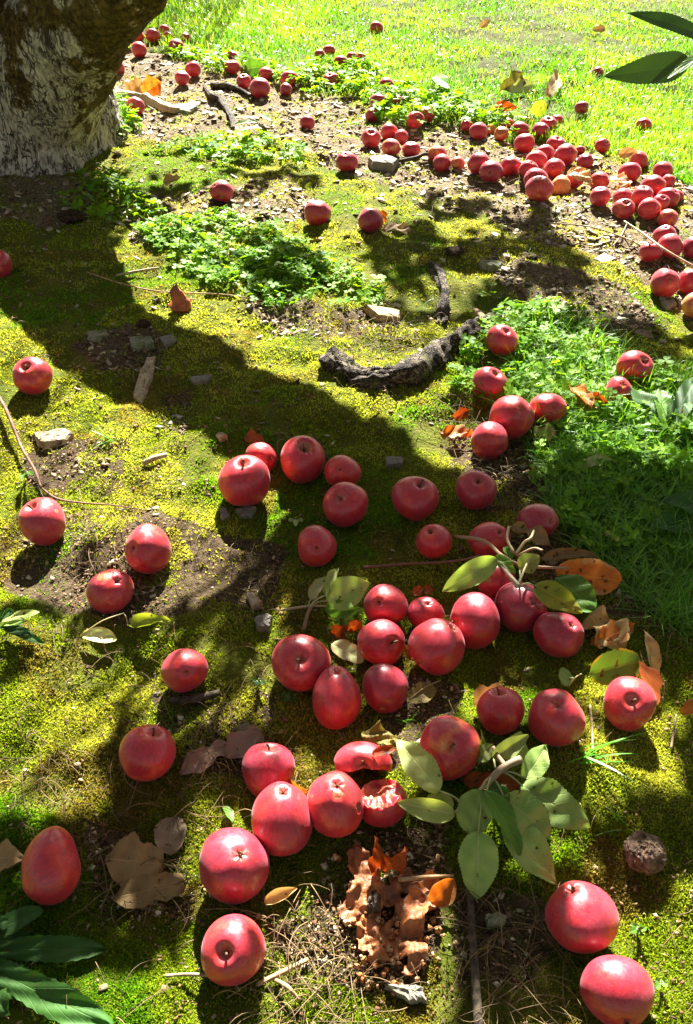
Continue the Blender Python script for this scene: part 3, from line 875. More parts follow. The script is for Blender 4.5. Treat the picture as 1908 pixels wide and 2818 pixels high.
# where unseen overhead leaves are placed to throw shade: (polygon in photograph coordinates, share of the area in leaf shadow)
SHADE = [
 ([(640, 1030), (760, 960), (860, 985), (1000, 1040), (1120, 1120), (1200, 1090), (1290, 1060), (1420, 1080), (1600, 1120), (1600, 1430), (1480, 1430), (1380, 1400), (1230, 1370), (1130, 1340), (930, 1330), (850, 1270), (720, 1290), (650, 1200), (740, 1150), (700, 1080)], .97),
 ([(830, 1330), (930, 1330), (1130, 1340), (1260, 1380), (1340, 1440), (1340, 1560), (1200, 1560), (1060, 1520), (930, 1460), (840, 1440), (660, 1500), (640, 1440)], .34),
 ([(1180, 1380), (1340, 1400), (1350, 1680), (1280, 1700), (1230, 1640), (1220, 1480)], .85),
 ([(0, 1370), (90, 1370), (170, 1400), (330, 1390), (420, 1400), (330, 1440), (190, 1430), (120, 1500), (0, 1530)], .9),
 ([(200, 1270), (420, 1290), (430, 1380), (300, 1390), (190, 1330)], .5),
 ([(650, 1240), (700, 1290), (690, 1410), (650, 1400)], .8),
 ([(60, 1490), (260, 1500), (300, 1560), (220, 1600), (130, 1570)], .35),
 ([(250, 1620), (320, 1580), (400, 1580), (500, 1560), (620, 1580), (650, 1650), (640, 1740), (620, 1800), (540, 1850), (480, 1790), (430, 1820), (420, 1950), (440, 2080),
   (430, 2180), (330, 2160), (210, 2200), (150, 2340), (-60, 2340), (-60, 1890), (60, 1880), (210, 1850), (270, 1790), (240, 1700)], .90),
 ([(430, 2180), (560, 2230), (580, 2340), (430, 2340)], .9),
 ([(690, 1640), (900, 1590), (1060, 1580), (1080, 1680), (960, 1720), (900, 1700), (760, 1720), (690, 1760)], .35),
 ([(1110, 1660), (1240, 1680), (1340, 1660), (1440, 1690), (1600, 1640), (1600, 2040), (1480, 2040), (1420, 2000), (1340, 1880), (1280, 1900), (1250, 1800), (1200, 1730)], .66),
 ([(1000, 1960), (1150, 2020), (1250, 1960), (1400, 2000), (1330, 2040), (1250, 2100), (1310, 2200), (1290, 2340), (1050, 2340), (1030, 2100)], .8),
 ([(620, 1960), (790, 1900), (790, 2050), (720, 2080), (640, 2060)], .88),
 ([(900, 1880), (1040, 1900), (1080, 2000), (1000, 2000), (930, 1960)], .7),
 ([(1030, 1700), (1200, 1720), (1300, 1800), (1280, 1930), (1140, 1960), (1040, 1880)], .35),
 ([(870, 2060), (950, 2000), (970, 2080), (880, 2240), (850, 2230)], .8),
 ([(820, 540), (1000, 500), (1100, 540), (1250, 540), (1350, 620), (1300, 680), (1180, 660), (1080, 740), (980, 740), (880, 700), (820, 640)], .62),
 ([(930, 410), (1080, 440), (1270, 490), (1250, 540), (1100, 520), (940, 460)], .5),
 ([(560, 560), (700, 590), (760, 640), (700, 700), (600, 700), (520, 640)], .4),
 ([(1290, 705), (1600, 770), (1600, 850), (1480, 850), (1380, 790), (1290, 750)], .85),
 ([(1060, 640), (1200, 650), (1180, 700), (1060, 690)], .6),
 ([(240, 400), (330, 335), (420, 330), (700, 350), (600, 420), (560, 440), (440, 430), (330, 480), (260, 560), (180, 540)], .58),
 ([(560, 400), (720, 380), (700, 430), (600, 450)], .4),
 ([(240, -20), (560, -20), (660, 50), (560, 80), (480, 110), (300, 130)], .95),
 ([(450, 1380), (560, 1330), (600, 1420), (560, 1520), (470, 1480)], .22),
 ([(-60, 410), (240, 410), (230, 520), (160, 560), (-60, 600)], .85),
]
LIT = [
 [(600, 1110), (650, 1110), (740, 1180), (730, 1230), (620, 1230)],
 [(700, 1290), (840, 1290), (820, 1400), (700, 1400)],
 [(1270, 1270), (1400, 1270), (1400, 1340), (1300, 1340)],
 [(1300, 1730), (1430, 1730), (1440, 1850), (1320, 1880)],
 [(1060, 1490), (1190, 1480), (1180, 1560), (1050, 1560)],
 [(650, 1650), (700, 1650), (700, 1740), (650, 1750)],
]
def shade_crown():  # unseen leaves added up the sun's rays so their shadows fill the SHADE patches
    r = np.random.default_rng(701)
    cell = .024; cn = .0135
    gx, gy = np.meshgrid(np.arange(-1.3, 2.2, cell), np.arange(1.22, 2.75, cell))
    gx = gx.ravel() + r.uniform(-.5, .5, gx.size) * cell; gy = gy.ravel() + r.uniform(-.5, .5, gy.size) * cell
    hx, hy = np.meshgrid(np.arange(-.75, .9, cn), np.arange(.22, 1.22, cn))
    gx = np.concatenate([gx, hx.ravel() + r.uniform(-.5, .5, hx.size) * cn]); gy = np.concatenate([gy, hy.ravel() + r.uniform(-.5, .5, hy.size) * cn])
    far = np.meshgrid(np.arange(-2.4, -.6, .05), np.arange(4.2, 9, .05))
    gx = np.concatenate([gx, far[0].ravel()]); gy = np.concatenate([gy, far[1].ravel()])
    px, py = project(gx, gy)
    P = np.zeros(gx.size)
    jx = px + 30 * (vnoise(gx, gy, .05, 703) - .5) * 2; jy = py + 30 * (vnoise(gx, gy, .05, 705) - .5) * 2
    for poly, d in SHADE:
        m = inpoly(jx, jy, poly)
        P = np.where(m, np.maximum(P, d), P)
    for poly in LIT:
        P = np.where(inpoly(jx, jy, poly), .04, P)
    nz = np.where(gy < 1.22, fbm(gx, gy, .11, 717, 1), np.where(gy < 2.6, fbm(gx + gy * .5, gy * 1.3, .085, 707, 2), fbm(gx, gy, .11, 707, 2)))
    jx = px; jy = py
    # clumpy: leaves where the noise is high, so a 60% patch has real gaps and real shade
    thr = np.quantile(nz[P > .02], np.linspace(0, 1, 101))
    q = np.interp(nz, thr, np.linspace(0, 1, 101))
    keep = (q > 1 - P) & (P > 0.02)
    gx, gy = gx[keep], gy[keep]; n = len(gx)
    hz = np.where(gy < 1.22, .95 + .22 * fbm(gx, gy, .4, 709, 2) + r.uniform(0, .10, n), 1.2 + .6 * fbm(gx, gy, .4, 709, 2) + r.uniform(-.1, .1, n) + .25 * (gy > 3.5))
    t = (hz) / LDIR.z
    C = np.stack([gx + LDIR.x * t, gy + LDIR.y * t, hz], -1)
    L = np.where(gy < 1.22, r.uniform(.026, .040, n), r.uniform(.045, .07, n)); Wd = L * r.uniform(.5, .62, n)
    # leaf axes: droop outward, faces loosely towards the light
    nrm = np.array(tuple(LDIR)) * .9 + r.normal(0, .45, (n, 3)); nrm /= np.linalg.norm(nrm, axis=1, keepdims=True)
    ax = r.normal(0, 1, (n, 3)); ax -= (ax * nrm).sum(1)[:, None] * nrm; ax /= np.linalg.norm(ax, axis=1, keepdims=True)
    sd = np.cross(nrm, ax)
    tpl = [(-.5, 0, 0), (-.3, .38, .05), (0, .5, .06), (.25, .36, .05), (.5, 0, -.08), (.25, -.36, .05), (0, -.5, .06), (-.3, -.38, .05)]
    V = np.zeros((n, 8, 3))
    for j, (u, v, w) in enumerate(tpl):
        V[:, j] = C + ax * (u * L)[:, None] + sd * (v * Wd)[:, None] + nrm * (w * L)[:, None]
    c = lerp((.035, .075, .02), (.06, .12, .03), r.random(n))
    print('crown leaves', n)
    indexed_mesh('shade_crown', V, [(0, 1, 7), (1, 2, 6, 7)[:3], (1, 6, 7), (2, 3, 5), (2, 5, 6), (3, 4, 5)], MAT['shade_crown'], c, parent=None).parent = tree
    o = bpy.data.objects['shade_crown']; o.location = (1.2, -3.05, 0)
    # branchlets that carry them
    b = MB()
    sel = r.choice(n, min(260, n), replace=False)
    hubs = [Vector((.05, 2.46, .95)), Vector((.62, 2.66, 1.42)), Vector((.75, 2.9, 1.75)), Vector((1.1, 3.1, 1.95)), Vector((-.5, 3.2, 2.6)), Vector((-1.5, 2.5, 2.1))]
    for i in sel:
        p = Vector(C[i]); h = min(hubs, key=lambda q_: (q_ - p).length)
        if (h - p).length > 2.2: continue
        mid = (h + p) / 2 + Vector((r.normal(0, .1), r.normal(0, .1), .12))
        if min(mid.z, p.z) < .93: continue
        v, f = tube([h, mid, p], [.008, .004, .0015], 5); b.add(v, f, (.09, .07, .05))
    b.build('branchlets', MAT['twig'], tree, (-1.2, 3.05, 0))
shade_crown()
# ------------------------------------------------------------------ apples
CAMX = Vector((1, 0, 0)); CAMY = Vector((0, SP, CP)); CAMZ = Vector((0, -CP, SP))   # right, up, towards the viewer
GM = 'fallen apples on the mossy ground'
GP = 'apples heaped where the soil meets the grass'
GG = 'apples lying in the far grass'
GT = 'apples beside the tree trunk'
# units d: 1574-wide photograph coordinates, s: full photograph pixels
# (unit, x, y, rx, ry, (end, dx, dy) or None, tone, group, label, options)
# end s = stalk end faces the viewer at that offset, c = flower end
A = [
 ('d', -8, 601, 37, 38, None, .1, GM, 'deep red apple in the shade near the trunk, half outside the picture edge', {}),
 ('d', 75, 854, 47, 45, ('s', -.12, -.42), .25, GM, 'red apple with a deep cracked hollow on top, on sunlit moss', {'wound': [((-.15, .35, .9), .20, .10)], 'wt': .6}),
 ('d', 100, 1186, 58, 57, ('s', -.42, -.72), .15, GM, 'dull red apple with a sloping shoulder beside the thin bent twig', {'wound': [((.75, .45, .5), .10, .0), ((.5, .7, .4), .07, .0)], 'wt': .8}),
 ('d', 337, 1247, 54, 59, ('c', -.45, -.12), .15, GM, 'smooth red apple touching the scuffed apple, its flower end turned to the side', {}),
 ('d', 250, 1342, 56, 51, ('c', .5, -.55), .2, GM, 'red apple with a ribbed brown scar across its top', {'wound': [((-.12, .72, .6), .36, .03)], 'wt': .45}),
 ('d', 420, 1521, 53, 50, None, .05, GM, 'dark smooth red apple alone beside a short grey stick', {}),
 ('d', 334, 1709, 66, 65, ('s', .38, -.86), .2, GM, 'bright red apple with its stalk notch at the upper edge, beside grey dead leaves', {}),
 ('d', 115, 1967, 73, 92, ('c', -.86, .15), .25, GM, 'tall egg-shaped red apple above the broad weed leaves', {}),
 ('d', 532, 1963, 83, 90, ('c', .28, -.62), .0, GM, 'large purple-red apple with a russet hollow on top beside dry tan leaves', {}),
 ('d', 531, 2156, 75, 82, ('s', -.18, -.40), .1, GM, 'pinkish red apple with a deep stalk hollow beside the straw', {}),
 ('d', 632, 1880, 69, 87, ('c', .1, -.93), .05, GM, 'oblong pink-red apple leaning between two round apples', {}),
 ('d', 609, 1747, 64, 66, ('s', .1, -.97), .0, GM, 'red apple with a sunlit peak at the upper end of the chain of apples', {}),
 ('d', 754, 1846, 67, 77, ('c', .1, -.8), .1, GM, 'red apple with torn pale skin on top and a crack down its side', {'wound': [((.12, .55, .82), .20, .03), ((.85, .0, .5), .14, .12)], 'wt': .1}),
 ('d', 833, 1740, 66, 50, ('s', -.05, -.25), .05, GM, 'broken red apple with shiny wet skin and its stalk showing', {'cut': [((.1, -.8, .3), .35)], 'wt': .15}),
 ('d', 862, 1833, 57, 58, None, .05, GM, 'split red apple with its top torn open to wet pale flesh', {'cut': [((-.1, .9, .35), .45)], 'wt': .0}),
 ('d', 1020, 1698, 71, 73, ('s', -.05, -.30), .45, GM, 'red apple with a yellow streak at its stalk, beside the big leafy twig', {}),
 ('d', 690, 1510, 67, 66, ('s', .02, -.33), .1, GM, 'red apple with its stalk hollow facing up, left end of the middle heap', {}),
 ('d', 765, 1585, 58, 73, ('c', .0, -.97), .15, GM, 'tall barrel-shaped red apple in the middle heap', {'wound': [((-.8, -.7, .3), .16, .0)], 'wt': .2}),
 ('d', 872, 1563, 53, 57, None, .0, GM, 'plain purplish apple next to the tall barrel-shaped apple', {}),
 ('d', 866, 1459, 56, 55, ('s', .5, -.12), .15, GM, 'red apple with its stalk hollow against its neighbour and a curl of dead leaf', {}),
 ('d', 993, 1466, 64, 65, None, .1, GM, 'large red apple with a rotten split low on its side', {'wound': [((-.62, -.5, .55), .24, .12)], 'wt': .9}),
 ('d', 874, 1375, 52, 48, ('c', -.35, -.33), .15, GM, 'red apple with a small flower end, beside the pair of big green leaves', {}),
 ('d', 966, 1393, 44, 38, ('c', .1, -.72), .05, GM, 'small apple wedged behind the apple with the rotten split', {}),
 ('d', 1077, 1411, 58, 65, ('c', -.92, -.02), .1, GM, 'bright red apple half in sun in the middle of the heap', {}),
 ('d', 1192, 1398, 60, 60, None, .0, GM, 'dusky pink apple under the green leaves of the upper twig', {}),
 ('d', 1271, 1439, 60, 56, ('c', .32, -.5), .0, GM, 'dark red apple with a small ring at its flower end, last in the middle heap', {}),
 ('d', 1127, 1318, 46, 50, None, .0, GM, 'shaded dark apple mostly hidden under curled leaves', {'wound': [((-.55, .1, .8), .16, .06)], 'wt': 1}),
 ('d', 1113, 1227, 49, 44, ('c', .35, -.5), .05, GM, 'glossy dark red apple behind the end of the brown twig', {}),
 ('d', 1224, 1182, 48, 40, None, -.2, GM, 'dull maroon apple in the shade at the edge of the grass', {}),
 ('d', 987, 1231, 42, 41, ('s', -.35, -.72), .05, GM, 'small matt pink apple resting against the brown twig', {}),
 ('d', 943, 1131, 56, 52, ('s', .2, -.68), .05, GM, 'broad pinkish apple with a dented top, alone on dark moss', {}),
 ('d', 1080, 1113, 48, 47, ('s', .05, -.55), -.05, GM, 'plum red apple with an upright stalk hollow beside the straw and grass', {}),
 ('d', 719, 1241, 45, 49, ('c', .05, .05), .15, GM, 'red apple with its flower end facing the viewer squarely', {}),
 ('d', 786, 1146, 52, 53, ('s', -.3, -.34), .1, GM, 'bright red apple with a greenish stalk hollow', {}),
 ('d', 777, 1070, 42, 38, ('c', -.15, -.05), .05, GM, 'small dark apple behind the one with the greenish stalk hollow', {}),
 ('d', 687, 1045, 52, 56, ('s', .15, -.55), .1, GM, 'red apple with a big pecked brown crater on top', {'wound': [((.2, .60, .78), .36, .14)], 'wt': .5}),
 ('d', 595, 1040, 37, 36, ('c', .72, .08), .1, GM, 'small red apple peeping out behind the largest round sunlit one', {}),
 ('d', 556, 1092, 60, 60, ('s', .02, -.74), .2, GM, 'largest round sunlit apple on the moss, casting a long shadow', {}),
 ('d', 1113, 1001, 43, 44, None, .15, GM, 'orange-red apple in front of a bigger one by the orange leaf', {}),
 ('d', 1158, 953, 53, 52, None, .2, GM, 'big sunlit apple behind a smaller one at the edge of the clover', {}),
 ('d', 1112, 872, 42, 40, ('s', .3, -.6), .1, GM, 'red apple sunk in clover below the thick root', {}),
 ('d', 1243, 928, 46, 36, None, .15, GM, 'flattish red apple half covered by clover leaves', {}),
 ('d', 1405, 893, 32, 38, None, .15, GM, 'red apple tucked behind a broad green weed leaf and an orange leaf', {}),
 ('d', 1440, 835, 44, 38, ('s', .35, -.35), .15, GM, 'pale topped red apple in the upper edge of the clover', {}),
 ('d', 1139, 773, 37, 37, ('s', .15, -.5), .1, GM, 'bitten apple with a notch in its side next to the thick root', {'wound': [((-.85, .1, .45), .22, .12)], 'wt': .3}),
 ('d', 1136, 1614, 57, 54, ('s', -.1, -.95), .1, GM, 'red apple with a pale patch on top beside a tan folded leaf', {}),
 ('d', 1262, 1629, 65, 67, None, .0, GM, 'large plain dark red apple next to one with a pale patch', {'wound': [((.75, -.5, .4), .2, .0)], 'wt': .7}),
 ('d', 1427, 1597, 62, 61, ('s', -.14, -.33), .0, GM, 'dusky red apple with a clear stalk hollow in front of a spotted leaf', {}),
 ('d', 1327, 2082, 89, 82, ('c', -.3, -.97), .1, GM, 'very big pink-red apple with a waisted top, behind the bottom corner one', {}),
 ('d', 1400, 2250, 90, 88, ('c', .04, .50), .15, GM, 'very big red apple in the bottom corner with its pale flower end showing', {}),
 ('d', 841, 500, 29, 29, ('c', 0, -.35), .0, GM, 'dark red apple with a brown curled leaf right beside it', {}),
 ('d', 722, 484, 32, 30, None, .1, GM, 'rosy apple alone on yellow moss with a yellow sprig behind it', {}),
 ('d', 503, 434, 28, 27, None, -.1, GM, 'bruised dark apple lying in brown dirt past the clover patch', {'wound': [((-.5, .6, .5), .35, .03), ((.1, -.8, .6), .25, .05)], 'wt': 1}),
 ('d', 788, 367, 26, 24, None, -.05, GM, 'dark red apple near the long grey stone', {}),
 ('d', 698, 279, 18, 17, None, .0, GM, 'little crimson apple alone on the pebbly soil', {}),
 ('d', 1510, 643, 35, 34, ('c', .0, -.1), .2, GM, 'apple with a dark eye-like flower end, frontmost but one of the edge group', {'wound': [((.0, -.22, .97), .13, .0)], 'wt': 1}),
 ('d', 1566, 640, 29, 32, None, .15, GM, 'red apple cut by the picture edge between the eyed apple and an orange one', {}),
 ('d', 1577, 693, 29, 30, None, .75, GM, 'orange-yellow apple cut by the picture edge, nearest of the edge group', {}),
 ('s', 1316, 450, 33, 31, None, .0, GP, 'crimson apple behind the apple with two dimples', {}),
 ('s', 1352, 473, 34, 31, ('c', -.3, .45), .0, GP, 'apple with two dimples, front end of the short row of apples', {}),
 ('s', 1406, 455, 31, 26, ('c', .1, .0), .1, GP, 'squat red apple with a scabby flower end, alone between the row and the heap', {}),
 ('s', 1260, 450, 21, 20, None, .6, GP, 'small orange apple between two red ones of the short row', {}),
 ('s', 1212, 436, 27, 24, None, .55, GP, 'orange-tinted apple half hidden behind a purple-brown one', {}),
 ('s', 1217, 449, 26, 26, ('c', -.3, .1), -.15, GP, 'purple-brown apple in front of an orange-tinted one', {}),
 ('s', 1021, 382, 28, 28, ('s', 0, -.4), .1, GP, 'round red apple with its stalk hollow up, beside the group of four', {}),
 ('s', 1078, 373, 25, 24, None, .1, GP, 'pale red apple at the back of the group of four', {}),
 ('s', 1104, 378, 20, 23, None, .05, GP, 'partly hidden apple at the back corner of the group of four', {}),
 ('s', 1077, 407, 27, 25, ('c', .3, .45), .6, GP, 'orange-red apple at the front of the group of four', {}),
 ('s', 1132, 412, 26, 23, ('s', -.1, -.6), .0, GP, 'crimson apple with a wide stalk hollow by the thin dark stick', {}),
 ('s', 1063, 236, 22, 23, None, .1, GG, 'pale topped apple highest of the cluster in the clover', {}),
 ('s', 1041, 280, 24, 23, ('c', .25, .1), .05, GG, 'red apple with a dark flower end among clover', {}),
 ('s', 1095, 278, 17, 17, ('c', -.4, .0), .05, GG, 'smaller apple just past a tall clover sprig', {}),
 ('s', 1025, 315, 21, 20, None, -.2, GG, 'dark maroon apple at the foot of the clover clump', {}),
 ('s', 1143, 331, 25, 25, ('s', .3, -.1), .25, GP, 'apple hollowed out by a big star-shaped wound', {'wound': [((.3, .15, .93), .45, .16)], 'wt': .45}),
 ('s', 1173, 316, 24, 24, ('s', -.1, -.7), -.05, GP, 'crimson apple right behind the hollowed-out one', {}),
 ('s', 1318, 361, 26, 25, None, .0, GP, 'clean dark red apple at the near end of the back row', {}),
 ('s', 1285, 346, 18, 16, None, -.15, GP, 'dull apple behind the clean dark red one, beside reddish crumbs', {}),
 ('s', 1350, 356, 15, 16, None, .8, GP, 'small orange apple peeping between a red apple and a rotten one', {}),
 ('s', 1380, 368, 22, 20, None, .6, GP, 'rotten brown crumpled apple in the back row', {'wound': [((.1, .2, .9), .7, .10), ((-.4, -.2, .8), .35, .10)], 'wt': .9}),
 ('s', 1395, 340, 21, 17, None, .05, GP, 'dented red apple behind the rotten brown one', {'wound': [((0, -.1, .9), .2, .08)], 'wt': .5}),
 ('s', 1401, 325, 18, 13, None, .0, GG, 'pale dusty apple at the top of the back row, under a leaf', {}),
 ('s', 1432, 357, 26, 24, None, .0, GP, 'shiny dark apple behind the upright red one', {}),
 ('s', 1443, 394, 30, 29, ('c', .1, -.75), .05, GP, 'big upright red apple standing in front of the back row', {}),
 ('s', 1448, 334, 15, 13, None, .1, GG, 'tiny red apple between two bigger ones in the grass edge', {}),
 ('s', 1488, 356, 26, 22, None, -.05, GG, 'dark apple in shadow under long bent grass', {}),
 ('s', 1508, 339, 25, 19, ('s', -.1, -.4), .1, GG, 'wrinkled pink apple with a wide dent, in the grass edge', {'wound': [((.1, .5, .8), .25, .1)], 'wt': .6}),
 ('s', 1532, 331, 21, 16, None, .1, GG, 'faded pink apple at the grass end of the back row', {}),
 ('s', 1529, 394, 28, 20, ('s', .1, -.5), .1, GP, 'rosy apple at the top of the large heap', {}),
 ('s', 1500, 418, 28, 22, None, .05, GP, 'apple with a dark dent, upper side of the large heap', {'wound': [((.4, .5, .7), .15, .06)], 'wt': 1}),
 ('s', 1559, 426, 33, 31, ('c', .25, .1), .05, GP, 'large red apple with a deep dark flower end in the large heap', {'wound': [((-.7, .5, .4), .12, .0)], 'wt': .1}),
 ('s', 1475, 438, 31, 26, None, .35, GP, 'broad scarlet apple at the near upper side of the large heap', {}),
 ('s', 1526, 463, 30, 28, ('c', -.4, .3), .2, GP, 'pinkish apple with an off-centre flower end in the middle of the large heap', {}),
 ('s', 1464, 470, 27, 20, ('c', .2, -.6), .0, GP, 'third apple back in the stack behind the wide pale one', {}),
 ('s', 1474, 488, 35, 26, None, .15, GP, 'apple directly behind the wide pale one', {}),
 ('s', 1484, 514, 41, 31, ('s', 0, -.7), .4, GP, 'wide pale apple with a chewed spot at the front of the large heap', {'wound': [((-.25, -.25, .85), .12, .05)], 'wt': .1}),
 ('s', 1544, 511, 29, 29, None, .9, GP, 'orange-yellow apple beside the wide pale one', {}),
 ('s', 1580, 497, 27, 24, None, .25, GP, 'scarlet apple between the orange-yellow one and a dry leaf', {}),
 ('s', 1611, 443, 24, 22, None, -.05, GP, 'dark red apple at the far corner of the large heap, by a yellow-green leaf', {}),
 ('s', 1598, 412, 14, 12, None, .0, GG, 'bit of a red apple showing behind the far corner of the large heap', {}),
 ('s', 1601, 293, 21, 15, None, -.1, GG, 'solitary purple apple in the grass past the large heap', {}),
 ('s', 1658, 398, 23, 16, ('s', .3, -.2), -.1, GG, 'shrunken apple under bent grass blades', {'wound': [((.4, .3, .8), .3, .08)], 'wt': .8}),
 ('s', 1651, 542, 30, 30, ('s', -.1, -.7), .05, GP, 'upright red apple at the near side of the corner heap', {}),
 ('s', 1714, 540, 29, 24, None, .1, GP, 'apple behind the one with the open hollow top', {}),
 ('s', 1716, 576, 33, 30, ('s', .05, -.4), .45, GP, 'orange-cheeked apple with an open hollow top', {'wound': [((.0, .45, .85), .25, .12)], 'wt': .1}),
 ('s', 1771, 541, 31, 30, ('s', -.05, -.7), .0, GP, 'bright crimson apple with two small holes, centre of the corner heap', {'wound': [((.05, .3, .9), .1, .06)], 'wt': .2}),
 ('s', 1795, 579, 34, 30, None, .05, GP, 'large crimson apple in front of one with a visible stalk hollow', {}),
 ('s', 1818, 558, 26, 23, ('s', 0, -.4), .05, GP, 'apple with a stalk hollow wedged behind the large crimson one', {}),
 ('s', 1799, 508, 37, 27, ('c', .1, 0), .1, GP, 'wide pink apple with a dark flower end, upper part of the corner heap', {}),
 ('s', 1838, 500, 22, 21, None, .15, GP, 'apple half hidden behind the wide pink one', {}),
 ('s', 1840, 545, 33, 30, ('c', .4, -.3), .15, GP, 'round rosy apple at the outer side of the corner heap', {}),
 ('s', 1864, 537, 19, 15, None, .1, GP, 'sliver of an apple behind the round rosy one', {}),
 ('s', 1826, 472, 30, 27, None, .1, GP, 'red apple on the grass border above the corner heap', {}),
 ('s', 1733, 474, 34, 29, ('s', .1, -.9), .1, GP, 'smooth barrel-like red apple between the two heaps', {}),
 ('s', 1758, 442, 27, 27, None, .1, GP, 'red apple behind the smooth barrel-like one, under a pale leaf', {}),
 ('s', 1650, 493, 29, 20, None, .2, GP, 'cracked flattened apple with brown edges', {'wound': [((.8, .1, .5), .3, .08)], 'wt': .7}),
 ('s', 1838, 601, 30, 26, ('c', 0, 0), .55, GP, 'dull orange-brown apple with its flower end facing out', {}),
 ('s', 1829, 647, 34, 29, ('c', -.1, -.55), .0, GP, 'pink apple with three dark specks on top, behind a bigger one', {}),
 ('s', 1845, 676, 36, 36, None, .05, GP, 'big pink topped apple under the long thin dry stem', {}),
 ('s', 1790, 694, 34, 30, ('s', .0, -.8), .0, GP, 'dark red apple with a dented side where the two dry stems meet', {'wound': [((-.75, .3, .5), .12, .02)], 'wt': .1}),
 ('s', 1905, 684, 34, 33, None, .0, GP, 'deep red apple cut by the picture edge beside the big pink topped one', {}),
 ('s', 639, 186, 23, 22, ('s', -.2, -.6), .35, GT, 'scarlet apple with clover leaves in front of it, at the grass edge', {'wound': [((-.4, .4, .8), .12, .0)], 'wt': .1}),
 ('s', 638, 152, 16, 11, None, .1, GG, 'faded apple top just past the scarlet apple at the grass edge', {}),
 ('s', 671, 225, 21, 22, ('s', .0, -.55), .0, GT, 'crimson apple touching the big purple one', {}),
 ('s', 716, 243, 29, 32, ('s', .05, -.72), -.1, GT, 'big purple apple with a shining top and a dark leaf under it', {}),
 ('s', 732, 204, 21, 19, None, .1, GT, 'red apple in clover behind the big purple one', {}),
 ('s', 765, 190, 18, 10, None, .05, GG, 'red apple mostly buried in the grass behind the clover', {}),
 ('s', 796, 215, 26, 21, None, .15, GT, 'broad scarlet apple with clover leaves over it', {}),
 ('s', 787, 246, 18, 19, None, -.3, GT, 'small blackish apple below the broad scarlet one', {}),
 ('s', 855, 210, 15, 16, None, -.1, GG, 'small plum apple leaning out of the grass', {}),
 ('s', 911, 217, 24, 18, ('s', -.2, -.4), .1, GG, 'chewed apple with a ragged brown side in the grass', {'wound': [((.6, -.1, .7), .4, .1)], 'wt': .7}),
 ('s', 938, 168, 21, 15, None, -.05, GG, 'purple and white flecked apple deep in the grass', {}),
 ('s', 906, 136, 18, 12, None, .1, GG, 'pale pink apple top showing above the grass blades', {}),
 ('s', 880, 146, 16, 9, None, .1, GG, 'flat pale apple top beside a rounder pale pink one', {}),
 ('s', 968, 154, 15, 10, None, .2, GG, 'pink apple near a tiny green leaf in the grass', {}),
 ('s', 993, 154, 14, 9, None, .1, GG, 'last faded apple of the group of pale ones in the grass', {}),
 ('s', 1036, 73, 19, 11, None, .1, GG, 'distant brownish-pink apple high in the open grass', {}),
 ('s', 1646, 195, 16, 11, None, .1, GG, 'distant pale apple near the dark hanging leaf tip', {}),
 ('s', 1771, 341, 24, 17, None, .05, GG, 'pink apple alone in the grass above the corner heap', {}),
 ('s', 697, 124, 9, 11, None, -.2, GG, 'tiny dark shrivelled apple in the lit grass', {}),
 ('s', 320, 187, 24, 23, ('s', -.6, -.3), .1, GT, 'pink-red apple peeping out from behind the trunk edge', {}),
 ('s', 383, 138, 23, 24, None, .05, GT, 'tall red apple on the soil just past the trunk', {}),
 ('s', 382, 100, 17, 16, None, .3, GT, 'dull orange-red apple in the shade behind the tall red one', {}),
 ('s', 421, 98, 21, 20, ('c', .2, -.3), .05, GT, 'shaded rosy apple with a dark flower end', {}),
 ('s', 464, 99, 16, 14, None, .0, GT, 'shaded half-hidden red apple between grass and clover', {}),
 ('s', 452, 80, 16, 12, None, -.2, GT, 'greyish apple furthest back in the shaded group', {}),
 ('s', 511, 102, 17, 11, None, .05, GT, 'pale speckled apple at the sunny edge of the shade', {}),
 ('s', 485, 129, 24, 22, None, .1, GT, 'red apple with clover at its foot, before the pale speckled one', {}),
 ('s', 532, 191, 23, 23, ('s', -.4, -.6), -.05, GT, 'dark red apple with an open stalk hollow, behind its twin', {}),
 ('s', 502, 215, 22, 22, ('s', 0, -.7), .0, GT, 'dark red apple in front of its twin on bare soil', {}),
 ('s', 373, 292, 27, 25, ('c', .15, 0), .1, GT, 'pink apple with its flower end facing out, by the pale root', {}),
]

def solve_apple(cx, cy, rp, sink=0.0):
    v = (cy - CY) / F; u = (cx - CX) / F
    r, h = .04, 0.0
    for _ in range(8):
        Z = (H - h - r * (.85 - sink)) / (SP + v * CP)
        r = rp * Z / F
        P = Vector((0, 0, H)) + ray(cx, cy) * Z
        h = float(height(P.x, P.y))
    return P, r, Z, h

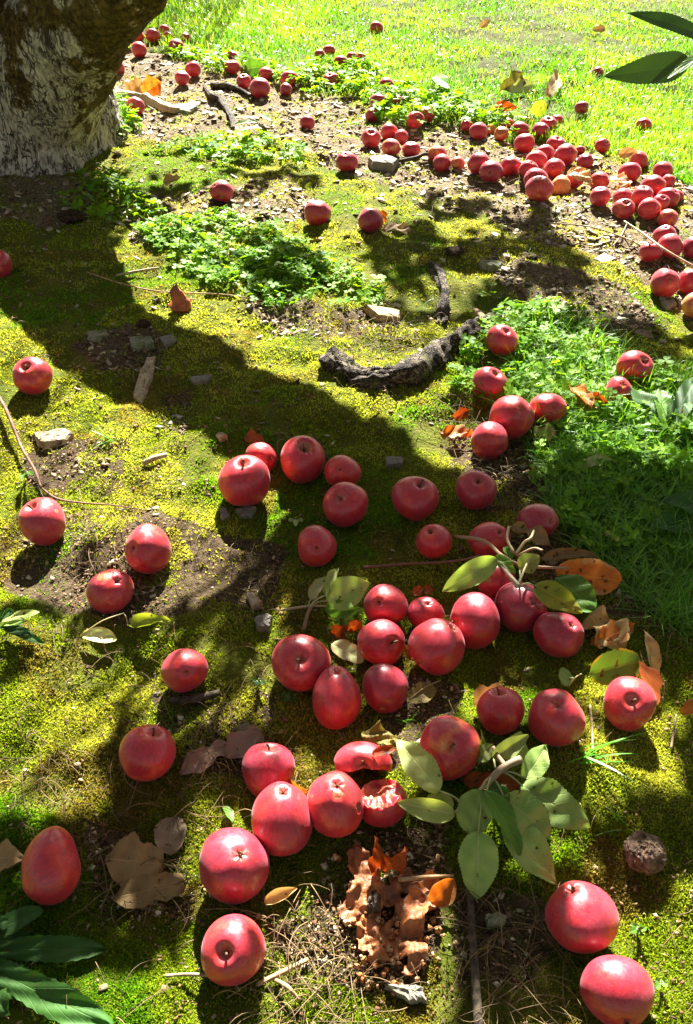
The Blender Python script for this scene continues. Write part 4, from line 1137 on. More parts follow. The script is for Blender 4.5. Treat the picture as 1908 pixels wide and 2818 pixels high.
def make_apple(rec, idx):
    unit, x, y, rx, ry, end, tone, group, label, opt = rec
    k = K if unit == 'd' else 1.0
    x, y, rx, ry = x * k, y * k, rx * k, ry * k
    far = y < 620
    u = (x - CX) / F; v = (y - CY) / F
    r_ = random.Random(idx * 7 + 3)
    if far and ry < .85 * rx:            # lower part is sunk in grass
        y += (rx - ry) * .55; ry = rx * .9
    a = rx / math.sqrt(1 + u * u); b = ry / math.sqrt(1 + v * v)
    P, rr, Z, h = solve_apple(x, y, math.sqrt(a * b))
    ra, rb = a * Z / F, b * Z / F; rc = (ra + rb) / 2
    nu, nv = (120, 76) if (y > 800 and (opt.get('wound') or opt.get('cut'))) else (56, 38) if y > 1100 else ((36, 24) if y > 560 else (28, 18))
    # axis in camera coordinates
    if end:
        dx, dy = end[1], end[2]
        q = math.sqrt(max(.02, 1 - dx * dx - dy * dy))
        ax = Vector((dx, -dy, q)).normalized()
        if end[0] == 'c': ax = -ax
    else:
        ax = Vector((r_.uniform(-.7, .7), r_.uniform(-.5, .9), -r_.uniform(.3, 1))).normalized()
        if r_.random() < .5: ax = -ax; ax.z = -abs(ax.z); ax.normalize()
    t1 = ax.cross(Vector((.3, .8, .5))).normalized(); t2 = ax.cross(t1)
    R = Matrix((t1, t2, ax)).transposed()
    th = np.linspace(0, np.pi, nv + 1)[:, None]; ph = np.linspace(0, 2 * np.pi, nu, endpoint=False)[None]
    lobe = 1 + .028 * np.cos(5 * ph + r_.random() * 6) * np.clip(-np.cos(th) * 1.2 + .2, 0, 1) + .022 * np.cos(2 * ph + r_.random() * 6) + .018 * np.cos(3 * ph + 1)
    tap = r_.uniform(.03, .10)
    rad = np.sin(th) * (1 + tap * np.cos(th)) * lobe
    zz = np.cos(th) * r_.uniform(.94, 1.0) * (1 + .035 * np.cos(ph + r_.random() * 6))
    sd, sw = r_.uniform(.22, .32), r_.uniform(.18, .25); cd, cw = r_.uniform(.09, .15), r_.uniform(.14, .20)
    dt = np.exp(-(np.sin(th) / sw) ** 2) * (np.cos(th) > 0); dc = np.exp(-(np.sin(th) / cw) ** 2) * (np.cos(th) < 0)
    zz = zz - sd * dt + cd * dc * (1 + .18 * np.cos(5 * ph))
    loc = np.stack([rad * np.cos(ph), rad * np.sin(ph), zz + 0 * ph], -1).reshape(-1, 3)
    apos = loc.copy()
    dimp = np.broadcast_to(dt + dc, (nv + 1, nu)).reshape(-1)
    camv = loc @ np.array(R).T
    ext = np.array([np.abs(camv[:, 0]).max(), np.abs(camv[:, 1]).max(), np.abs(camv[:, 2]).max()])
    # gentle dents so no two outlines are alike
    s1 = r_.random() * 50
    nlow = (vnoise(camv[:, 0] + s1, camv[:, 1] + camv[:, 2] * .7, .8, 5) - .5) * .10
    camv = camv * (1 + nlow)[:, None]
    wound = np.zeros(len(camv))
    for d, w, dep in opt.get('wound', []):
        d = np.array(d); d = d / np.linalg.norm(d)
        cosang = (camv / np.linalg.norm(camv, axis=1, keepdims=True)) @ d
        ang = np.arccos(np.clip(cosang, -1, 1))
        rg = w * (1 + .5 * (vnoise(camv[:, 0] * 9 + s1, camv[:, 1] * 9, 1.0, 8) - .5))
        m = np.clip(1 - (ang / (rg * 1.15)) ** 3, 0, 1)
        wound = np.maximum(wound, m)
        camv = camv * (1 - dep * np.clip(m * 1.5, 0, 1) * (.7 + .6 * vnoise(camv[:, 0] * 14, camv[:, 1] * 14, 1.0, 9)))[:, None]
    for d, off in opt.get('cut', []):
        d = np.array(d); d = d / np.linalg.norm(d)
        s = camv @ d
        lim = off + .45 * (fbm(camv[:, 0] * 2.6 + s1, camv[:, 2] * 2.6 + camv[:, 1], 1.0, 11, 3) - .5)
        over = np.clip(s - lim, 0, None)
        dish = .12 * np.clip(over * 3, 0, 1)
        camv = camv - (over + dish)[:, None] * d[None]
        wound = np.maximum(wound, (over > .05) * np.clip((fbm(camv[:, 0] * 3 + s1, camv[:, 2] * 3, 1.0, 13, 2) - .47) * 8, 0, 1))
    camv = camv / ext * np.array([ra, rb, rc])
    M = np.array([CAMX, CAMY, CAMZ])            # rows
    wv = camv @ M
    zmin = wv[:, 2].min()
    base = Vector((P.x, P.y, P.z + zmin))
    e = empty('apple', base, label, 'apple', group)
    me = bpy.data.meshes.new('skin')
    Fc = []
    for i in range(nv):
        for j in range(nu):
            j2 = (j + 1) % nu
            Fc.append((i * nu + j, (i + 1) * nu + j, (i + 1) * nu + j2, i * nu + j2))
    me.from_pydata(wv.tolist(), [], Fc)
    at_ = me.attributes.new('apos', 'FLOAT_VECTOR', 'POINT'); at_.data.foreach_set('vector', apos.ravel())
    at_ = me.attributes.new('dimple', 'FLOAT', 'POINT'); at_.data.foreach_set('value', np.ascontiguousarray(dimp))
    at_ = me.attributes.new('wound', 'FLOAT', 'POINT'); at_.data.foreach_set('value', wound)
    o = link(me, 'skin', MAT['apple'], e, P)
    o['depth_tone'] = float(min(1, max(0, r_.random() * 1.0 - .2 - tone * .8 + (.3 if tone <= 0 else 0)))); o['tone'] = float(tone + r_.uniform(-.05, .05)); o['wound_tone'] = float(opt.get('wt', 0))
    APPLES.append((P, (ra + rb) / 2, label))
    # stalk and flower end, where the photograph shows them
    axw = Vector(np.array(ax) @ M)
    if end:
        sc = rr
        if end[0] == 's':
            b0 = P + axw * sc * (.98 - sd - .05)
            side = Vector((r_.uniform(-.3, .3), r_.uniform(-.3, .3), .1)) * sc
            ln = sc * r_.uniform(.22, .38)
            vv, ff = tube([b0, b0 + axw * ln * .6 + side * .15, b0 + axw * ln + side * .4], [sc * .045, sc * .035, sc * .05], 6)
            MB().add(vv, ff).build('stem', MAT['applestem'], e, b0, colour=False)
        elif y > 420:
            b0 = P - axw * sc * (.96 - cd)
            mb = MB()
            for q5 in range(5):
                an = q5 * 1.2566 + r_.random()
                d1 = (Vector(np.array(t1) @ M) * math.cos(an) + Vector(np.array(t2) @ M) * math.sin(an))
                side = axw.cross(d1).normalized()
                p0 = b0 + d1 * sc * .02; p1 = b0 + d1 * sc * .07 - axw * sc * .07; p2 = b0 + d1 * sc * .02 - axw * sc * .12
                mb.add([p0 + side * sc * .03, p0 - side * sc * .03, p1 - side * sc * .025, p1 + side * sc * .025, p2], [(0, 1, 2, 3), (3, 2, 4)])
            mb.build('calyx', MAT['calyx'], e, b0, colour=False)
APPLES = []
# push apart the ones that would pass through each other before building them
def relax():
    S = []
    for rec in A:
        k = K if rec[0] == 'd' else 1.0
        x, y, rx, ry = rec[1] * k, rec[2] * k, rec[3] * k, rec[4] * k
        S.append([x, y, rx, ry, rec])
    for it in range(25):
        Ps = [solve_apple(s[0], s[1], math.sqrt(s[2] * s[3])) for s in S]
        moved = 0
        for i in range(len(S)):
            for j in range(i + 1, len(S)):
                d = (Ps[i][0] - Ps[j][0]).length; need = (Ps[i][1] + Ps[j][1]) * .95
                if d < need:
                    b_ = i if Ps[i][2] > Ps[j][2] else j          # the one further away gives way
                    S[b_][1] -= min(3.0, (need - d) / .003 * .35 * (1.2 if S[b_][1] > 1000 else .6)); moved += 1
                    o_ = j if b_ == i else i
                    S[b_][0] += .35 * (1 if S[b_][0] > S[o_][0] else -1)
        if not moved: break
    print('relax', it, moved)
    out = []
    for s in S:
        rec = s[4]; k = K if rec[0] == 'd' else 1.0
        out.append((rec[0], s[0] / k, s[1] / k) + rec[3:])
    return out
A = relax()
for i_, rec in enumerate(A): make_apple(rec, i_)
# ------------------------------------------------------------------ leaves
def leaf_blade(parent, name, base, tip, width, mat, up=None, fold=.25, curl=0.0, roll=0.0, wave=.04, seed=0, nu=18, nv=10, shape='apple', serr=.02, twist=0.0, label=None):
    base, tip = Vector(base), Vector(tip)
    ax = (tip - base); L = ax.length; ax.normalize()
    up = Vector(up or (0, -.25, 1)).normalized()
    side = ax.cross(up).normalized(); nrm = side.cross(ax).normalized()
    r_ = random.Random(seed)
    V = []; UV = []; Fc = []
    ph = [r_.uniform(0, 6.28) for _ in range(6)]
    for i in range(nu + 1):
        t = i / nu
        if shape == 'apple':
            w = (math.sin(math.pi * min(1, t ** .80)) ** .72) if 0 < t < 1 else 0
            w *= 1 - .12 * t
        elif shape == 'round':
            w = math.sin(math.pi * t ** .95) ** .5 if 0 < t < 1 else 0
        elif shape == 'dock':
            w = (math.sin(math.pi * t ** 1.15) ** .6 if 0 < t < 1 else 0) * (.55 + .5 * t)
        else:
            w = (math.sin(math.pi * t ** .85) ** .55 if 0 < t < 1 else 0) * (1 + .22 * math.sin(t * 9 + ph[0]) + .10 * math.sin(t * 23 + ph[1]))
        w *= width / 2
        # bend along the length: curl>0 lifts the tip
        bend = curl * L * (t * t)
        arch = 4 * (.06 - curl * .1) * L * t * (1 - t)
        c = base + ax * (t * L * (1 - .12 * abs(curl))) + nrm * (bend + arch)
        tw = twist * t
        for j in range(nv + 1):
            s = -1 + 2 * j / nv
            edge = 1 + serr * (1 if (i % 2) else -1) * (abs(s) > .95) + .03 * math.sin(t * 15 + ph[2] + s)
            x = s * w * edge
            z = fold * abs(x) + wave * width * (math.sin(t * 9 + ph[3] + s * 1.5) * abs(s) + .5 * math.sin(t * 17 + ph[4] * s))
            if roll:
                a = roll * s
                xx = w * math.sin(a) / max(1e-3, roll); z += w * (1 - math.cos(a)) / max(1e-3, roll) * 1.0
                x = xx
            ct, st = math.cos(tw), math.sin(tw)
            x, z = x * ct - z * st, x * st + z * ct
            V.append(c + side * x + nrm * z); UV.append((t, s, 0))
    for i in range(nu):
        for j in range(nv):
            a = i * (nv + 1) + j
            Fc.append((a, a + 1, a + nv + 2, a + nv + 1))
    me = bpy.data.meshes.new(name)
    me.from_pydata([tuple(v - base) for v in V], [], Fc)
    at_ = me.attributes.new('luv', 'FLOAT_VECTOR', 'POINT'); at_.data.foreach_set('vector', np.array(UV, float).ravel())
    o = link(me, name, LM[mat], parent, base)
    if label: o['label'] = label
    return o

def pt(p):
    """(x, y, height) in photograph coordinates -> point in the scene"""
    return D(p[0], p[1], p[2] if len(p) > 2 else .006)

def pwidth(base, tip, px):
    m = (Vector(base) + Vector(tip)) / 2
    zc = m.y * CP - (m.z - H) * SP
    return px * K * zc / F

def fallen_leaf(b, t, w, mat, label, stalk=None, name='fallen_leaf', **kw):
    B, T = pt(b), pt(t)
    e = empty(name, (B.x, B.y, float(height(B.x, B.y))), label, 'leaf', kw.pop('group', None))
    lb = kw.pop('plabel', None)
    leaf_blade(e, 'blade', B, T, pwidth(B, T, w), mat, seed=hash(label) % 9973 if False else sum(map(ord, label)), **kw)
    if stalk:
        S = pt(stalk)
        mid = (B + S) / 2 + Vector((0, 0, .006))
        v, f = tube(smooth_path([B, mid, S], 4), .0010, 6)
        MB().add(v, f, (.30, .24, .10)).build('stalk', MAT['stem'], e, B)
    return e

FL = 'fallen leaves on the ground'
fallen_leaf((185, 1442, .012), (266, 1452, .008), 44, 'cream', 'pale cream-green leaf with curled edge on moss, below the scarred apple', (282, 1392, .02), shape='round', roll=.9, fold=0, group=FL)
fallen_leaf((292, 1420, .012), (392, 1412, .02), 46, 'yellow', 'yellow-green blotched leaf twisted upright beside the cream-green one', (283, 1395, .02), roll=1.3, fold=.1, curl=.1, wave=.10, group=FL)
fallen_leaf((372, 1962, .012), (238, 1950, .012), 104, 'tan', 'large lobed tan leaf lying flat beside the purple-red apple', (436, 1990, .018), shape='dry', wave=.07, fold=.05, nu=26, group=FL)
fallen_leaf((424, 2005, .010), (255, 2040, .008), 70, 'tan', 'crumpled tan leaf tucked under the large lobed one', (440, 1992, .016), shape='dry', wave=.12, fold=.1, nu=26, group=FL)
fallen_leaf((392, 1855, .006), (386, 1942, .010), 74, 'grey', 'oval grey-brown leaf flat on shaded moss', None, shape='round', wave=.05, group=FL)
fallen_leaf((-30, 1950, .01), (56, 1948, .02), 60, 'tan', 'beige leaf half hidden behind the tall egg-shaped apple', None, shape='dry', group=FL)
fallen_leaf((520, 1690, .010), (408, 1758, .008), 52, 'mauve', 'mauve-grey wet leaf with a curled end', None, shape='dry', wave=.10, nu=24, group=FL)
fallen_leaf((595, 1660, .012), (510, 1720, .008), 62, 'mauve', 'mauve-grey leaf pressed flat behind the one with a curled end', None, shape='dry', wave=.08, nu=24, group=FL)
fallen_leaf((540, 1652, .008), (590, 1672, .016), 30, 'grey', 'small grey folded leaf scrap beside the sunlit-peaked apple', None, shape='dry', wave=.1, group=FL)
fallen_leaf((600, 2050, .010), (680, 2018, .022), 48, 'beige', 'boat-shaped curled beige leaf between the two apples with top hollows', None, roll=1.6, fold=0, curl=.15, group=FL)
fallen_leaf((1262, 1298, .045), (1412, 1318, .035), 84, 'orange', 'big orange leaf with a tan rim behind the green leaves', None, shape='round', up=(0, -.8, .6), wave=.05, fold=.05, group=FL)
fallen_leaf((1228, 1272, .03), (1352, 1260, .03), 48, 'tan', 'brown rolled leaf behind the big orange one', None, roll=1.5, fold=0, group=FL)
fallen_leaf((1162, 1195, .055), (1250, 1238, .045), 46, 'tan', 'withered brown leaf bent over the shaded maroon apple', (1150, 1215, .05), shape='dry', wave=.16, roll=1.0, fold=0, group=FL)
fallen_leaf((1335, 1400, .012), (1420, 1470, .012), 84, 'beige', 'crumpled tan leaf with torn edge beside the dark red apple', None, shape='dry', wave=.18, nu=28, group=FL)
fallen_leaf((1345, 1465, .010), (1440, 1420, .02), 52, 'orange', 'small orange-brown scrap on top of the crumpled tan leaf', None, shape='dry', wave=.15, group=FL)
fallen_leaf((1482, 1535, .01), (1462, 1430, .05), 46, 'beige', 'tan leaf standing on edge behind the spotted green one', None, up=(.6, -1, .3), fold=.5, group=FL)
fallen_leaf((1338, 1530, .02), (1458, 1500, .03), 82, 'spot', 'green leaf with brown spots propped behind the dusky apple', None, shape='round', up=(0, -.7, .8), wave=.05, group=FL)
fallen_leaf((1452, 1500, .03), (1492, 1600, .012), 56, 'rust', 'rust-orange leaf curling down beside the dusky apple', None, shape='dry', up=(.5, -.8, .5), group=FL)
fallen_leaf((1075, 1600, .015), (1142, 1558, .035), 62, 'beige', 'folded tan leaf leaning behind the apple with a pale patch', None, up=(-.3, -1, .5), fold=.35, shape='dry', group=FL)
fallen_leaf((928, 1590, .012), (990, 1562, .012), 48, 'olive', 'olive-brown spotted leaf flat on dark soil in the middle', (1000, 1545, .014), shape='round', group=FL)
fallen_leaf((752, 1462, .02), (826, 1502, .012), 46, 'cream', 'pale yellow leaf between three apples of the middle heap', None, shape='round', group=FL)
fallen_leaf((752, 1440, .014), (790, 1420, .03), 34, 'rust', 'rusty leaf standing behind the pale yellow one', None, up=(0, -1, .3), shape='dry', wave=.12, group=FL)
fallen_leaf((788, 1432, .014), (822, 1408, .03), 34, 'rust', 'rusty crumpled leaf touching the apple with a curl of dead leaf', None, up=(.3, -1, .3), shape='dry', wave=.12, group=FL)
fallen_leaf((1290, 1560, .010), (1276, 1515, .014), 34, 'under', 'small grey-green leaf on shaded soil below the last heap apple', (1320, 1530, .015), group=FL)
fallen_leaf((918, 1462, .045), (934, 1500, .02), 20, 'rust', 'narrow brown leaf curl caught between two heap apples', None, up=(.2, -1, .2), roll=1.4, fold=0, group=FL)
fallen_leaf((1300, 880, .02), (1345, 925, .03), 46, 'orange', 'orange-red curled leaf at the edge of the clover', None, shape='dry', up=(0, -.8, .6), roll=1.2, fold=0, wave=.1, group=FL)
fallen_leaf((1335, 905, .03), (1380, 925, .03), 44, 'rust', 'second orange leaf curled against the broad weed leaf', None, shape='dry', up=(0, -.8, .6), roll=1.0, fold=0, wave=.1, group=FL)
fallen_leaf((1030, 950, .012), (1065, 930, .022), 26, 'rust', 'dark rusty leaf above the papery orange ones', None, shape='dry', up=(0, -.8, .6), group=FL)
fallen_leaf((1000, 985, .010), (1075, 985, .02), 40, 'orange', 'papery orange leaf beside the two stacked apples', None, shape='dry', wave=.15, nu=26, group=FL)
fallen_leaf((1210, 985, .012), (1265, 985, .018), 42, 'beige', 'cream veined dead leaf beside the big sunlit apple', None, shape='dry', wave=.14, nu=26, group=FL)
fallen_leaf((1318, 1060, .02), (1392, 1042, .03), 36, 'cream', 'pale upturned leaf in the shaded grass', None, roll=.9, fold=0, group=FL)
fallen_leaf((862, 505, .01), (872, 478, .035), 26, 'orange', 'brown-orange leaf standing against the dark red apple', None, shape='dry', up=(0, -1, .3), group=FL)
fallen_leaf((870, 520, .008), (935, 524, .012), 34, 'tan', 'striped tan leaf flat in front of the dark red apple', None, shape='dry', wave=.1, group=FL)
fallen_leaf((325, 212, .02), (365, 186, .05), 44, 'orange', 'orange leaf lit through beside the pale root', None, shape='dry', up=(0, -1, .4), group=FL)
fallen_leaf((290, 210, .02), (328, 188, .04), 40, 'beige', 'bleached curled leaf on the pale root', None, shape='dry', up=(0, -1, .6), wave=.15, group=FL)
fallen_leaf((276, 100, .01), (300, 62, .09), 36, 'orange', 'red-orange leaf standing at the edge of the trunk', None, shape='round', up=(0, -1, .1), group=FL)
fallen_leaf((556, 158, .01), (600, 150, .05), 38, 'green', 'dark round green leaf standing at the grass edge', None, shape='round', up=(0, -1, .3), group=FL)
fallen_leaf((405, 160, .02), (440, 152, .04), 20, 'yellow', 'small yellow-green leaf behind a tall red apple', None, group=FL)
fallen_leaf((430, 242, .01), (455, 232, .015), 22, 'cream', 'pale green leaf scrap on the soil by the twin apples', None, group=FL)
fallen_leaf((535, 282, .008), (588, 278, .012), 16, 'green', 'green leaf between two pale strips on the pebbly soil', None, group=FL)
fallen_leaf((540, 296, .008), (600, 292, .012), 12, 'cream', 'lower pale strip of leaf on the pebbly soil', None, group=FL)
fallen_leaf((530, 268, .008), (596, 270, .012), 12, 'cream', 'upper pale strip of leaf on the pebbly soil', None, group=FL)
fallen_leaf((590, 262, .02), (615, 275, .03), 18, 'green', 'tiny green leaf at the end of the pale strips', None, group=FL)
fallen_leaf((1238, 218, .02), (1268, 168, .05), 34, 'tan', 'brown dead leaf sticking out of the grass', None, shape='dry', up=(0, -1, .3), wave=.12, group=FL)
fallen_leaf((1140, 205, .03), (1188, 168, .07), 40, 'olive', 'dark leaf beside the brown one sticking out of the grass', None, shape='dry', up=(0, -1, .3), wave=.12, group=FL)
fallen_leaf((1155, 206, .03), (1216, 192, .04), 30, 'cream', 'white-backed leaf below the dark one in the grass', None, shape='dry', up=(0, -1, .6), group=FL)
fallen_leaf((1115, 242, .03), (1175, 244, .04), 22, 'rust', 'rusty red leaf low in the grass above the back row', None, shape='dry', up=(0, -1, .5), wave=.15, group=FL)
fallen_leaf((985, 178, .03), (1015, 200, .06), 30, 'green', 'broad green leaf in the grass past the pale apples', None, shape='round', up=(0, -1, .4), group=FL)
fallen_leaf((1090, 62, .03), (1112, 45, .05), 16, 'tan', 'distant brown leaf catching the light high in the grass', None, up=(0, -1, .3), group=FL)
fallen_leaf((1345, 68, .03), (1375, 64, .04), 16, 'tan', 'distant tan curled leaf near the worn grass', None, shape='dry', up=(0, -1, .4), group=FL)
fallen_leaf((1210, 262, .03), (1238, 230, .08), 34, 'yellow', 'yellow-green weed leaf above the back row of apples', None, shape='round', up=(0, -1, .3), group=FL)
fallen_leaf((1272, 385, .03), (1335, 340, .04), 40, 'yellow', 'yellow-green lit leaf at the edge of the large heap', None, shape='dry', up=(0, -.6, 1), group=FL) if False else None
fallen_leaf((1298, 412, .03), (1330, 425, .03), 34, 'yellow', 'yellow-green lit leaf by the far corner of the large heap', None, up=(0, -.8, 1), group=FL) if False else None
fallen_leaf((1325, 352, .03), (1375, 362, .03), 24, 'yellow', 'yellow-green lit leaf by the far corner of the large heap', None, up=(0, -.8, 1), group=FL)
fallen_leaf((1405, 350, .04), (1450, 345, .06), 26, 'beige', 'pale upturned leaf over the apple behind the barrel-like one', None, up=(0, -1, .6), group=FL)
fallen_leaf((1290, 395, .02), (1345, 412, .04), 40, 'beige', 'dry curled leaf between the two heaps', None, shape='dry', up=(0, -1, .6), wave=.2, group=FL)
fallen_leaf((1395, 430, .02), (1460, 436, .02), 26, 'beige', 'bleached leaf lying in front of the barrel-like apple', None, shape='dry', wave=.15, group=FL)
fallen_leaf((1395, 402, .02), (1430, 425, .03), 30, 'orange', 'orange-brown leaf against the cracked flattened apple', None, shape='dry', up=(0, -1, .4), wave=.15, group=FL)
fallen_leaf((405, 596, .01), (442, 588, .012), 28, 'beige', 'pale beige leaf in front of the clover patch', None, shape='dry', group=FL)
fallen_leaf((370, 412, .01), (410, 404, .02), 22, 'beige', 'pale beige leaf past the trunk foot', None, shape='dry', up=(0, -1, .8), group=FL)
fallen_leaf((1545, 1620, .02), (1600, 1588, .03), 34, 'orange', 'orange-green leaf at the picture edge on bright moss', None, group=FL)
fallen_leaf((510, 1830, .01), (528, 1868, .014), 24, 'green', 'little green leaf on shaded moss beside the chain of apples', None, up=(.6, -.3, 1), group=FL)
fallen_leaf((1060, 1335, .012), (1110, 1345, .012), 26, 'rust', 'dark rust scrap half under the bright heap apple', None, shape='dry', group=FL) if False else None
fallen_leaf((935, 1345, .012), (985, 1340, .016), 26, 'rust', 'dark rust scrap on moss behind the small wedged apple', None, shape='dry', wave=.15, group=FL)
fallen_leaf((560, 985, .01), (600, 1005, .02), 30, 'rust', 'rust-brown leaf scrap behind the small peeping apple', None, shape='dry', up=(0, -1, .8), group=FL)
fallen_leaf((830, 1660, .01), (900, 1690, .014), 50, 'olive', 'dark shrivelled leaf under the tall barrel-shaped apple', None, shape='dry', wave=.22, group=FL)
fallen_leaf((660, 1775, .015), (700, 1800, .03), 36, 'orange', 'pale orange leaf wedged behind the chain of apples', None, shape='round', up=(-.3, -1, .5), group=FL)
fallen_leaf((1050, 1770, .01), (1180, 1785, .012), 46, 'rust', 'rust-coloured leaf under the big leafy twig', None, shape='dry', wave=.12, group=FL)
fallen_leaf((1440, 752, .01), (1486, 768, .012), 22, 'grey', 'grey-blue leaf flat in the shadow streak', None, group=FL)

# ------------------------------------------------------------------ twigs with living leaves
def branch(pts, rad, mat, name, parent, col=(.30, .20, .10), n=7, bump=.25, k=5):
    P = smooth_path([pt(p) if len(p) == 3 and abs(p[0]) > 3 or p[1] > 10 else Vector(p) for p in pts], k)
    rr = np.interp(np.linspace(0, 1, len(P)), [0, 1], rad)
    v, f = tube(P, list(rr), n, bump, 3)
    return MB().add(v, f, col).build(name, MAT[mat], parent, P[0])

def leafy(label, hub, group, twigs, leaves):
    Hb = pt(hub)
    e = empty('leafy_twig', (Hb.x, Hb.y, float(height(Hb.x, Hb.y))), label, 'twig', group)
    for tw in twigs: branch(tw[0], tw[1], 'twig', 'twig', e, tw[2] if len(tw) > 2 else (.26, .19, .12))
    for i, (b, t, w, mat, kw) in enumerate(leaves):
        kw = dict(kw)
        B, T = pt(b), pt(t)
        st = kw.pop('stalk', None)
        kw.setdefault('wave', .06)
        o = leaf_blade(e, 'leaf', B, T, pwidth(B, T, w), mat, seed=i * 13 + int(w), nu=36, serr=.03, **kw)
        if st:
            S = pt(st); mid = (B + S) / 2 + Vector((0, 0, .004))
            v, f = tube(smooth_path([B + (T - B) * .03, mid, S], 4), .0011, 6)
            s = MB().add(v, f, (.34, .36, .16)).build('stalk', MAT['stem'], o, B)
            s.location = (0, 0, 0)
    return e

leafy('big leafy apple twig with silvery green leaves spread over the moss', (1130, 1755, .05), 'leafy apple twigs',
      [([(1182, 1722, .05), (1140, 1745, .055), (1105, 1780, .05)], (.0045, .0035)), ([(1105, 1780, .05), (1080, 1800, .045), (1040, 1820, .04)], (.0022, .0015), (.45, .36, .20)),
       ([(1150, 1742, .055), (1130, 1715, .05), (1120, 1695, .05)], (.003, .002))],
      [((998, 1798, .045), (902, 1678, .055), 74, 'pale', dict(stalk=(1050, 1822, .04), up=(.15, -.6, .8), fold=.2)),
       ((1034, 1848, .035), (900, 1822, .05), 70, 'pale', dict(stalk=(1075, 1800, .045), up=(0, -.6, .8), roll=1.2, fold=0, curl=-.1)),
       ((1030, 1818, .025), (955, 1848, .02), 60, 'pale', dict(up=(0, -.4, .9), shape='round')),
       ((1092, 1792, .055), (1064, 1892, .035), 84, 'under', dict(stalk=(1112, 1765, .05), up=(0, -.5, .9), shape='round', fold=.12)),
       ((1086, 1886, .040), (1082, 2042, .012), 98, 'under', dict(stalk=(1096, 1800, .05), up=(.05, -.5, .9), fold=.16)),
       ((1102, 1795, .060), (1182, 1942, .030), 62, 'green', dict(stalk=(1118, 1760, .05), up=(.6, -.4, .8), fold=.35)),
       ((1140, 1862, .030), (1262, 2008, .010), 94, 'under', dict(stalk=(1110, 1800, .04), up=(.25, -.4, .9), fold=.22, wave=.06)),
       ((1142, 1808, .045), (1252, 1902, .025), 100, 'under', dict(stalk=(1118, 1765, .05), up=(.1, -.5, .9), fold=.14)),
       ((1182, 1782, .040), (1338, 1880, .022), 100, 'under', dict(stalk=(1135, 1750, .05), up=(.1, -.5, .9), fold=.10)),
       ((1190, 1768, .040), (1240, 1692, .045), 62, 'under', dict(stalk=(1140, 1750, .05), up=(.1, -.6, .8), fold=.14)),
       ((1118, 1722, .045), (1200, 1668, .055), 44, 'pale', dict(stalk=(1125, 1745, .05), up=(0, -.6, .8), fold=.4)),
       ((1150, 1730, .030), (1185, 1660, .04), 60, 'pale', dict(up=(.4, -.6, .8), fold=.3)),
       ((1120, 1775, .045), (1148, 1850, .040), 50, 'green', dict(up=(.1, -.5, .9), fold=.3)),
       ((1085, 1735, .03), (1092, 1655, .05), 34, 'yellow', dict(up=(.9, -.4, .4), fold=.3)),
       ((1080, 1725, .035), (1120, 1690, .04), 40, 'pale', dict(up=(0, -.5, .8), fold=.3))])
leafy('brown twig with curled bright green leaves hanging over a shaded apple', (1178, 1330, .075), 'leafy apple twigs',
      [([(826, 1288, .008), (930, 1280, .010), (1030, 1274, .020), (1090, 1262, .045)], (.0022, .0018), (.20, .09, .07)),
       ([(1034, 1218, .030), (1100, 1228, .055), (1140, 1262, .065), (1190, 1284, .070), (1290, 1290, .06)], (.0028, .0022), (.34, .22, .13)),
       ([(1178, 1332, .080), (1160, 1310, .085), (1140, 1285, .085)], (.0040, .002), (.33, .27, .20)),
       ([(1178, 1325, .080), (1192, 1290, .085), (1206, 1262, .085)], (.0018, .0015), (.45, .38, .22)),
       ([(1168, 1255, .07), (1152, 1225, .075), (1156, 1195, .08)], (.0022, .0018), (.42, .32, .2)),
       ([(1172, 1258, .07), (1190, 1232, .075), (1205, 1222, .08), (1212, 1205, .08)], (.0022, .0018), (.45, .34, .2)),
       ([(1175, 1262, .07), (1210, 1245, .075), (1232, 1250, .075)], (.0020, .0016), (.30, .2, .12))],
      [((1130, 1268, .085), (1004, 1342, .045), 64, 'under', dict(up=(-.1, -.7, .7), roll=.7, fold=0, wave=.1, stalk=(1170, 1322, .08))),
       ((1126, 1262, .075), (1172, 1302, .07), 30, 'green', dict(up=(.1, -.8, .6))),
       ((1178, 1290, .075), (1226, 1262, .085), 50, 'pale', dict(up=(-.1, -.7, .7), fold=.3, stalk=(1182, 1325, .08))),
       ((1212, 1328, .085), (1322, 1392, .070), 62, 'yellow', dict(up=(.2, -.7, .7), fold=.25, stalk=(1182, 1330, .08))),
       ((1262, 1310, .065), (1350, 1388, .055), 78, 'green', dict(up=(.1, -.6, .8), fold=.1, shape='round')),
       ((1150, 1240, .065), (1160, 1272, .06), 30, 'green', dict(up=(.2, -.8, .6)))])
leafy('pair of large sunlit green leaves on a short dark stalk beside the middle heap', (700, 1380, .025), 'leafy apple twigs',
      [([(690, 1430, .006), (700, 1390, .022), (712, 1372, .03)], (.0030, .0022)), ([(640, 1385, .010), (700, 1376, .024), (745, 1376, .022)], (.0022, .0012), (.40, .30, .2))],
      [((742, 1352, .035), (768, 1290, .06), 48, 'pale', dict(up=(-.9, -.4, .5), fold=.3, stalk=(700, 1378, .025))),
       ((742, 1365, .030), (838, 1322, .045), 80, 'under', dict(up=(.1, -.6, .8), fold=.2, stalk=(702, 1378, .025))),
       ((735, 1380, .018), (828, 1385, .02), 44, 'green', dict(up=(.1, -.8, .6), fold=.1)),
       ((706, 1362, .025), (742, 1308, .04), 34, 'cream', dict(up=(-.5, -.6, .5), fold=.5, stalk=(700, 1378, .025)))])

